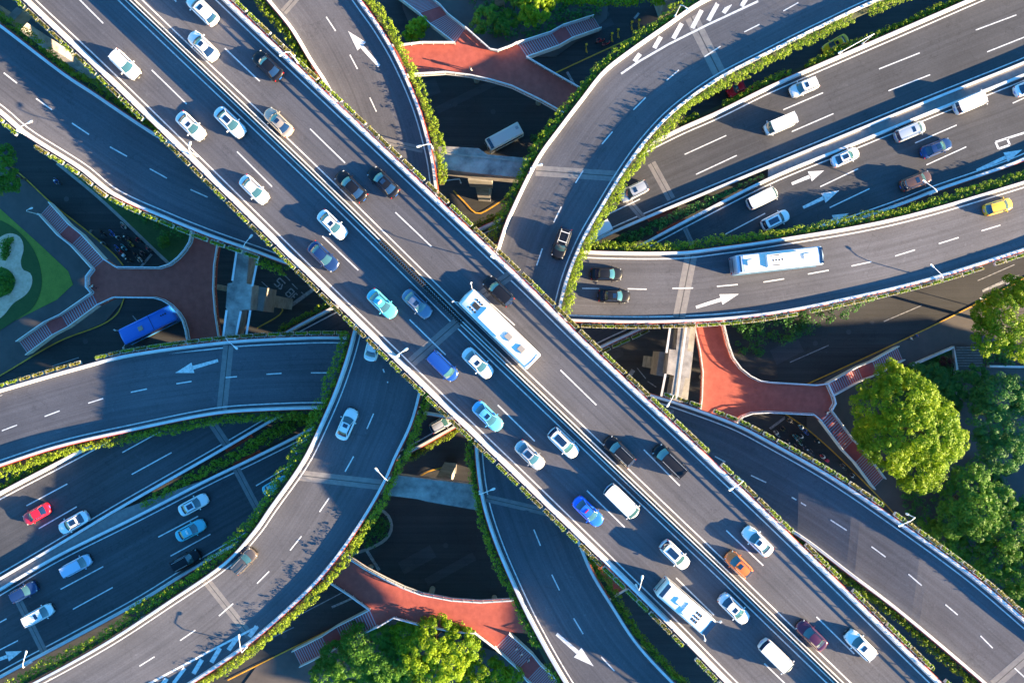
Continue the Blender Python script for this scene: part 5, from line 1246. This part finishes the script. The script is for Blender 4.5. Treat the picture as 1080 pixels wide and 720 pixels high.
# ================================================================== PEOPLE, SCOOTERS, BICYCLES
CL = {k: mat('cloth_' + k, c, .85) for k, c in {'white': (.75, .75, .75), 'blue': (.03, .12, .5), 'dark': (.02, .022, .03), 'red': (.5, .03, .04), 'teal': (.04, .32, .38), 'green': (.06, .25, .10), 'pink': (.55, .28, .28), 'olive': (.16, .14, .04), 'grey': (.22, .23, .25), 'cyan': (.10, .38, .65)}.items()}
SKIN = mat('skin', (.45, .27, .19), .6); HAIR = mat('hair', (.015, .012, .010), .6); TROUS = mat('trousers', (.03, .035, .055), .85); SHOE = mat('shoes', (.04, .035, .03), .6)
def person_mesh(pose):
    if pose == 'walk':
        J = {'pel': (0, 0, .95, .155), 'wst': (0, 0, 1.12, .135), 'chs': (0, 0, 1.34, .165), 'nck': (0, 0, 1.50, .062), 'hd0': (.02, 0, 1.58, .085), 'hd1': (.03, 0, 1.70, .095),
             'shL': (0, .19, 1.42, .065), 'elL': (-.10, .24, 1.16, .045), 'wrL': (.02, .26, .93, .033), 'shR': (0, -.19, 1.42, .065), 'elR': (.04, -.24, 1.16, .045), 'wrR': (.20, -.24, .96, .033),
             'hpL': (0, .09, .90, .10), 'knL': (.16, .10, .50, .065), 'anL': (.12, .10, .09, .045), 'toL': (.28, .11, .05, .04), 'hpR': (0, -.09, .90, .10), 'knR': (-.08, -.10, .50, .065), 'anR': (-.30, -.10, .14, .045), 'toR': (-.16, -.11, .04, .04)}
    else:
        J = {'pel': (-.10, 0, .84, .165), 'wst': (-.08, 0, 1.0, .14), 'chs': (.02, 0, 1.22, .17), 'nck': (.08, 0, 1.38, .062), 'hd0': (.12, 0, 1.46, .09), 'hd1': (.14, 0, 1.57, .10),
             'shL': (.04, .19, 1.30, .065), 'elL': (.20, .28, 1.10, .045), 'wrL': (.46, .27, 1.04, .033), 'shR': (.04, -.19, 1.30, .065), 'elR': (.20, -.28, 1.10, .045), 'wrR': (.46, -.27, 1.04, .033),
             'hpL': (-.05, .10, .80, .105), 'knL': (.36, .15, .72, .07), 'anL': (.34, .14, .34, .045), 'toL': (.48, .15, .29, .04), 'hpR': (-.05, -.10, .80, .105), 'knR': (.36, -.15, .72, .07), 'anR': (.34, -.14, .34, .045), 'toR': (.48, -.15, .29, .04)}
    E = [('pel', 'wst'), ('wst', 'chs'), ('chs', 'nck'), ('nck', 'hd0'), ('hd0', 'hd1'), ('chs', 'shL'), ('shL', 'elL'), ('elL', 'wrL'), ('chs', 'shR'), ('shR', 'elR'), ('elR', 'wrR'), ('pel', 'hpL'), ('hpL', 'knL'), ('knL', 'anL'), ('anL', 'toL'), ('pel', 'hpR'), ('hpR', 'knR'), ('knR', 'anR'), ('anR', 'toR')]
    for sfx in 'LR':      # hand: palm plus five short fingers
        wx_, wy, wz, _ = J['wr' + sfx]; s = 1 if sfx == 'L' else -1
        dn = (0, 0, -1) if pose == 'walk' else (1, 0, -.2)
        J['pa' + sfx] = (wx_ + dn[0] * .07, wy, wz + dn[2] * .07, .034); E.append(('wr' + sfx, 'pa' + sfx))
        for f in range(4):
            q = (f - 1.5) * .022; l = (.075, .085, .08, .065)[f]
            J['f%d%s' % (f, sfx)] = (wx_ + dn[0] * (.07 + l) + (q if pose == 'walk' else 0), wy + (0 if pose == 'walk' else q), wz + dn[2] * (.07 + l) - (0 if pose == 'walk' else .02), .010); E.append(('pa' + sfx, 'f%d%s' % (f, sfx)))
        J['th' + sfx] = (wx_ + dn[0] * .07 + (.05 if pose == 'walk' else 0), wy - s * (.02 if pose == 'walk' else .055), wz + dn[2] * .09, .012); E.append(('wr' + sfx, 'th' + sfx))
    names = list(J); me = bpy.data.meshes.new('skel'); me.from_pydata([J[n][:3] for n in names], [(names.index(a), names.index(b_)) for a, b_ in E], [])
    o = bpy.data.objects.new('skel', me); COL.objects.link(o); o.modifiers.new('s', 'SKIN'); 
    for i, n in enumerate(names):
        sv = me.skin_vertices[0].data[i]; sv.radius = (J[n][3], J[n][3]); sv.use_root = (n == 'pel')
    mo = o.modifiers.new('sub', 'SUBSURF'); mo.levels = 1
    dg = bpy.context.evaluated_depsgraph_get(); dg.update(); ev = o.evaluated_get(dg); out = bpy.data.meshes.new_from_object(ev)
    bpy.data.objects.remove(o)
    for m in (SKIN, CL['white'], TROUS, SHOE): out.materials.append(m)
    for p in out.polygons:
        c = p.center; p.use_smooth = True
        if pose == 'walk': k = 0 if c.z > 1.47 else (3 if c.z < .11 else (2 if c.z < .98 and abs(c.y) < .20 else 1)); k = 0 if abs(c.y) > .19 and c.z < 1.02 else k
        else: k = 0 if c.z > 1.36 else (3 if c.z < .36 else (2 if (c.z < .86 and c.x < .50) else 1)); k = 0 if c.x > .42 and abs(c.y) > .2 and c.z > .9 else k
        p.material_index = k
    # face: nose and eyes are tiny facets added to the same body mesh
    hx, hz = J['hd1'][0], J['hd1'][2]; r = J['hd1'][3]
    bm = bmesh.new(); bm.from_mesh(out)
    def blob(x, y, z, rr, mi):
        res = bmesh.ops.create_icosphere(bm, subdivisions=1, radius=rr, matrix=Matrix.Translation((x, y, z)))
        for v in res['verts']:
            for f in v.link_faces: f.material_index = mi
    blob(hx + r * 1.02, 0, hz - .035, .018, 0); blob(hx + r * .9, .035, hz - .005, .011, 3); blob(hx + r * .9, -.035, hz - .005, .011, 3); blob(hx + r * .92, 0, hz - .075, .013, 0)
    blob(hx - .005, r * .98, hz - .03, .02, 0); blob(hx - .005, -r * .98, hz - .03, .02, 0)
    bm.to_mesh(out); bm.free(); out.name = 'person'
    hm = MB(); hm.ball((hx - .02, 0, hz + .03), (r * 1.12, r * 1.08, r * .95), seg=12, rings=7)
    hl = MB(); hl.ball((hx, 0, hz + .03), (r * 1.35, r * 1.28, r * 1.15), seg=12, rings=7)
    return out, hm.mesh('hair', [HAIR]), hl
PW, PWH, _h = person_mesh('walk'); PRD, PRH, HEL = person_mesh('ride')
HELM = {}
def person(pose, px, py, z, ang, cloth, label, helmet=None, group='people in the street'):
    me, hm = (PW, PWH) if pose == 'walk' else (PRD, PRH); k = (pose, cloth)
    if k not in MC: c = me.copy(); c.materials[1] = CL[cloth]; MC[k] = c
    p = W(px, py, z + 1.0); o = link_mesh('person', MC[k], None, (p.x, p.y, z)); o.rotation_euler = (0, 0, ang); tag(o, label, 'person', group)
    if helmet:
        if helmet not in HELM: HELM[helmet] = HEL.mesh('helmet', [CL[helmet]])
        link_mesh('helmet', HELM[helmet], o)
    else: link_mesh('hair', hm, o)
    return o
def scooter_parts():
    P = []
    b = MB()
    rings = []
    for x, w_, z0, z1 in ((-.78, .06, .55, .66), (-.60, .15, .45, .72), (-.30, .17, .40, .74), (-.05, .15, .30, .68), (.05, .15, .28, .36), (.30, .15, .28, .36), (.42, .12, .30, .60), (.52, .14, .42, .92), (.62, .10, .55, .90), (.66, .05, .62, .80)):
        rings.append([Vector((x, w_, z0)), Vector((x, w_, z1 - .04)), Vector((x, w_ * .6, z1)), Vector((x, -w_ * .6, z1)), Vector((x, -w_, z1 - .04)), Vector((x, -w_, z0))])
    loft(b, rings, 0); P.append(('body', b.mesh('body', [PT['white']])))
    b = MB(); b.ball((-.32, 0, .76), (.36, .15, .07), seg=12, rings=6); P.append(('seat', b.mesh('seat', [M['dark']])))
    for x in (-.58, .62):
        b = MB(); b.tube((x, -.05, .24), (x, .05, .24), .24, .24, 14); P.append(('wheel', b.mesh('wheel', [M['dark']])))
    b = MB(); b.tube((.50, 0, .88), (.46, 0, 1.02), .03, .03, 6); b.tube((.46, -.34, 1.03), (.46, .34, 1.03), .02, .02, 6)
    for s in (-1, 1): b.tube((.46, s * .20, 1.03), (.42, s * .30, 1.20), .01, .01, 5); b.ball((.42, s * .31, 1.22), .045, seg=6, rings=4)
    P.append(('handlebar', b.mesh('handlebar', [M['dark']])))
    b = MB(); b.ball((.63, 0, .84), (.05, .07, .05), seg=8, rings=5); P.append(('headlight', b.mesh('headlight', [M['lensw']])))
    return P
SC = scooter_parts()
def scooter(px, py, ang, color, label, box=None):
    p = W(px, py, .6); r = empty('scooter', (p.x, p.y, 0), (0, 0, ang), label, 'scooter', 'scooters waiting in the street')
    for nm, me in SC:
        if nm == 'body':
            k = (me.name, color)
            if k not in MC: c = me.copy(); c.materials[0] = PT[color]; MC[k] = c
            me = MC[k]
        link_mesh(nm, me, r)
    if box: q = MB(); q.box((-.78, 0, .95), (.44, .46, .42), taper=.94); q.build('delivery_box', [PT[box]], r)
    return r
def rider(px, py, deg, paintc, cloth, helm, where, box=None):
    a = R(deg); scooter(px, py, a, paintc, '%s scooter %s' % (paintc, where) + (' with a %s box' % box if box else ''), box)
    o = person('ride', px, py, 0, a, cloth, ('%s-clad rider, %s helmet, %s' % (cloth, helm, where)) if helm else ('%s-clad bareheaded rider %s' % (cloth, where)), helm, 'scooter riders'); s = W(px, py, .6); o.location = (s.x, s.y, 0)
for a in [
  (107.5, 245, -45, 'black', 'dark', 'dark', 'at the far left end of the left crowd', None), (118.5, 246, -45, 'royal', 'blue', 'dark', 'in the back row of the left crowd, beside the yellow line', None), (130.5, 238, -48, 'cream', 'pink', None, 'nearest the kerb at the back of the left crowd', None),
  (125, 250, -42, 'black', 'grey', 'white', 'in the centre of the left crowd, behind the back row', None), (133, 249.5, -45, 'maroon', 'dark', 'white', 'on the right of the middle row of the left crowd', None), (109, 256, -45, 'black', 'grey', 'white', 'close to the yellow line in the left crowd', None),
  (145.5, 252, -45, 'black', 'red', 'dark', 'alone beside the kerb in the left crowd', None), (138, 257, -45, 'gold', 'olive', 'dark', 'in the third row of the left crowd', None), (131, 261, -45, 'turq', 'teal', 'white', 'in front of the olive rider in the left crowd', None),
  (124, 262, -45, 'royal', 'blue', None, 'left of the teal rider in the left crowd', None), (128, 266, -45, 'red', 'red', None, 'below the blue rider in the left crowd', None), (135, 273, -42, 'black', 'dark', 'white', 'at the front of the left crowd', 'white'),
  (147.5, 273, -45, 'white', 'white', None, 'at the front right of the left crowd', None), (150, 266, -45, 'black', 'pink', 'dark', 'behind the white front rider in the left crowd', None), (157, 262, -45, 'maroon', 'grey', 'red', 'at the stop line beside the kerb in the left crowd', None),
  (143, 268, -45, 'black', 'dark', None, 'squeezed in the front of the left crowd', None), (60, 191, -45, 'navy', 'blue', 'white', 'alone in the street at the far left', None),
  (833, 444, 138, 'black', 'grey', 'dark', 'nearest the footbridge rail in the right crowd', None), (845, 451, 135, 'cyan' if 'cyan' in PT else 'sky', 'cyan', 'white', 'leading beside the yellow line in the right crowd', None), (849, 455, 135, 'royal', 'blue', None, 'behind the cyan rider in the right crowd', None),
  (826, 453, 135, 'black', 'olive', 'dark', 'at the stop line in the right crowd', None), (819, 457, 135, 'silver', 'white', 'white', 'at the lower left of the right crowd', None), (814, 462, 135, 'royal', 'blue', 'white', 'beside the ramp planters in the right crowd', None),
  (839, 461, 135, 'turq', 'teal', None, 'in the middle of the right crowd', None), (845, 461, 132, 'black', 'white', 'white', 'in the middle right of the right crowd', None), (843, 466, 135, 'white', 'green', 'dark', 'below the teal rider in the right crowd', None),
  (831, 467, 135, 'black', 'dark', 'white', 'in the second row beside the planters in the right crowd', None), (838, 471, 135, 'black', 'grey', None, 'behind the dark rider in the right crowd', None), (850, 474, 135, 'navy', 'dark', 'white', 'in the third row of the right crowd', None),
  (855, 477, 135, 'grey', 'grey', 'dark', 'beside the third row of the right crowd', None), (853, 483, 135, 'royal', 'blue', 'white', 'at the planters near the tail of the right crowd', None), (868, 482, 138, 'red', 'white', 'white', 'at the tail of the right crowd', 'red'),
  (862, 466, 135, 'black', 'dark', 'white', 'by the yellow line right of the right crowd', None), (889, 492, 135, 'brown', 'grey', 'dark', 'following behind the right crowd', None), (899, 502, 135, 'black', 'white', 'dark', 'last in line beside the footbridge stairs', None),
  (633, 43, 200, 'red', 'red', 'dark', 'left of the yellow bicycles at the top', None), (639, 46, 205, 'red', 'dark', None, 'beside the yellow line at the top', None)]: rider(*a)
def bicycle_parts():
    P = []
    for x in (-.52, .52):
        b = MB(); n = 20
        for i in range(n):
            a0, a1 = 2 * math.pi * i / n, 2 * math.pi * (i + 1) / n; b.tube((x + .33 * math.cos(a0), 0, .34 + .33 * math.sin(a0)), (x + .33 * math.cos(a1), 0, .34 + .33 * math.sin(a1)), .03, .03, 5, 0, False)
        P.append(('wheel', b.mesh('wheel', [M['dark']])))
    b = MB()
    for p, q in (((-.52, 0, .34), (-.1, 0, .30)), ((-.1, 0, .30), (-.22, 0, .80)), ((-.52, 0, .34), (-.18, 0, .66)), ((-.1, 0, .30), (.36, 0, .74)), ((.34, 0, .86), (.52, 0, .34)), ((-.18, 0, .6), (.37, 0, .70))): b.tube(p, q, .04, .04, 6)
    b.box((.50, 0, .69), (.40, .07, .02)); b.box((-.55, 0, .69), (.42, .07, .02)); P.append(('frame', b.mesh('frame', [PT['gold']])))
    b = MB(); b.ball((-.24, 0, .84), (.15, .09, .04), seg=8, rings=5); P.append(('saddle', b.mesh('saddle', [M['dark']])))
    b = MB(); b.tube((.34, 0, .80), (.32, 0, 1.0), .02, .02, 6); b.tube((.28, -.28, 1.0), (.28, .28, 1.0), .02, .02, 6); P.append(('handlebar', b.mesh('handlebar', [M['dark']])))
    b = MB(); b.box((.62, 0, .88), (.28, .32, .2), taper=1.1); P.append(('basket', b.mesh('basket', [PT['gold']])))
    return P
BP = bicycle_parts()
for (px, py, lab) in ((617, 52, 'yellow bicycle nearest the red footbridge stairs at the top'), (644, 40.5, 'yellow bicycle just right of the red scooters at the top'), (650.5, 36.5, 'yellow bicycle in the middle of the row at the top'), (665, 28.5, 'yellow bicycle left of the last one near the cream post'), (672.5, 26.5, 'yellow bicycle nearest the cream post')):
    p = W(px, py, .5); r = empty('bicycle', (p.x, p.y, 0), (R(22), 0, R(100)), lab, 'bicycle', 'parked yellow bicycles')
    for nm, me in BP: link_mesh(nm, me, r)
for (px, py, z, deg, c, lab) in ((496.5, 73, ZB, 15, 'white', 'pedestrian in white walking on the red footbridge at the top'), (97, 302, ZB, 120, 'white', 'pedestrian in white at the corner of the left footbridge'), (873, 435, ZB - .4, -60, 'white', 'pedestrian in white at the top of the right footbridge stairs'),
    (545, 684, 7.9, -45, 'white', 'highest of three people in white on the bottom right stairs'), (550, 690, 7.0, -45, 'white', 'middle one of three people in white on the bottom right stairs'), (557.5, 696, 6.0, -45, 'white', 'lowest of three people in white on the bottom right stairs'),
    (1031, 366, .15, -100, 'blue', 'person in blue standing beside the grey stone steps'), (967, 354, .15, 30, 'blue', 'person in blue walking on the pavement beside the right yellow line'), (961, 357, .15, 30, 'white', 'person in white walking on the pavement beside the right yellow line'),
    (96, 244, .15, -45, 'grey', 'person in grey standing by the stairs beside the yellow line')):
    person('walk', px, py, z, R(deg), c, lab, None, 'pedestrians')

PT['black'].node_tree.nodes['Principled BSDF'].inputs['Coat Weight'].default_value = .12
PT['black'].node_tree.nodes['Principled BSDF'].inputs['Specular IOR Level'].default_value = .25
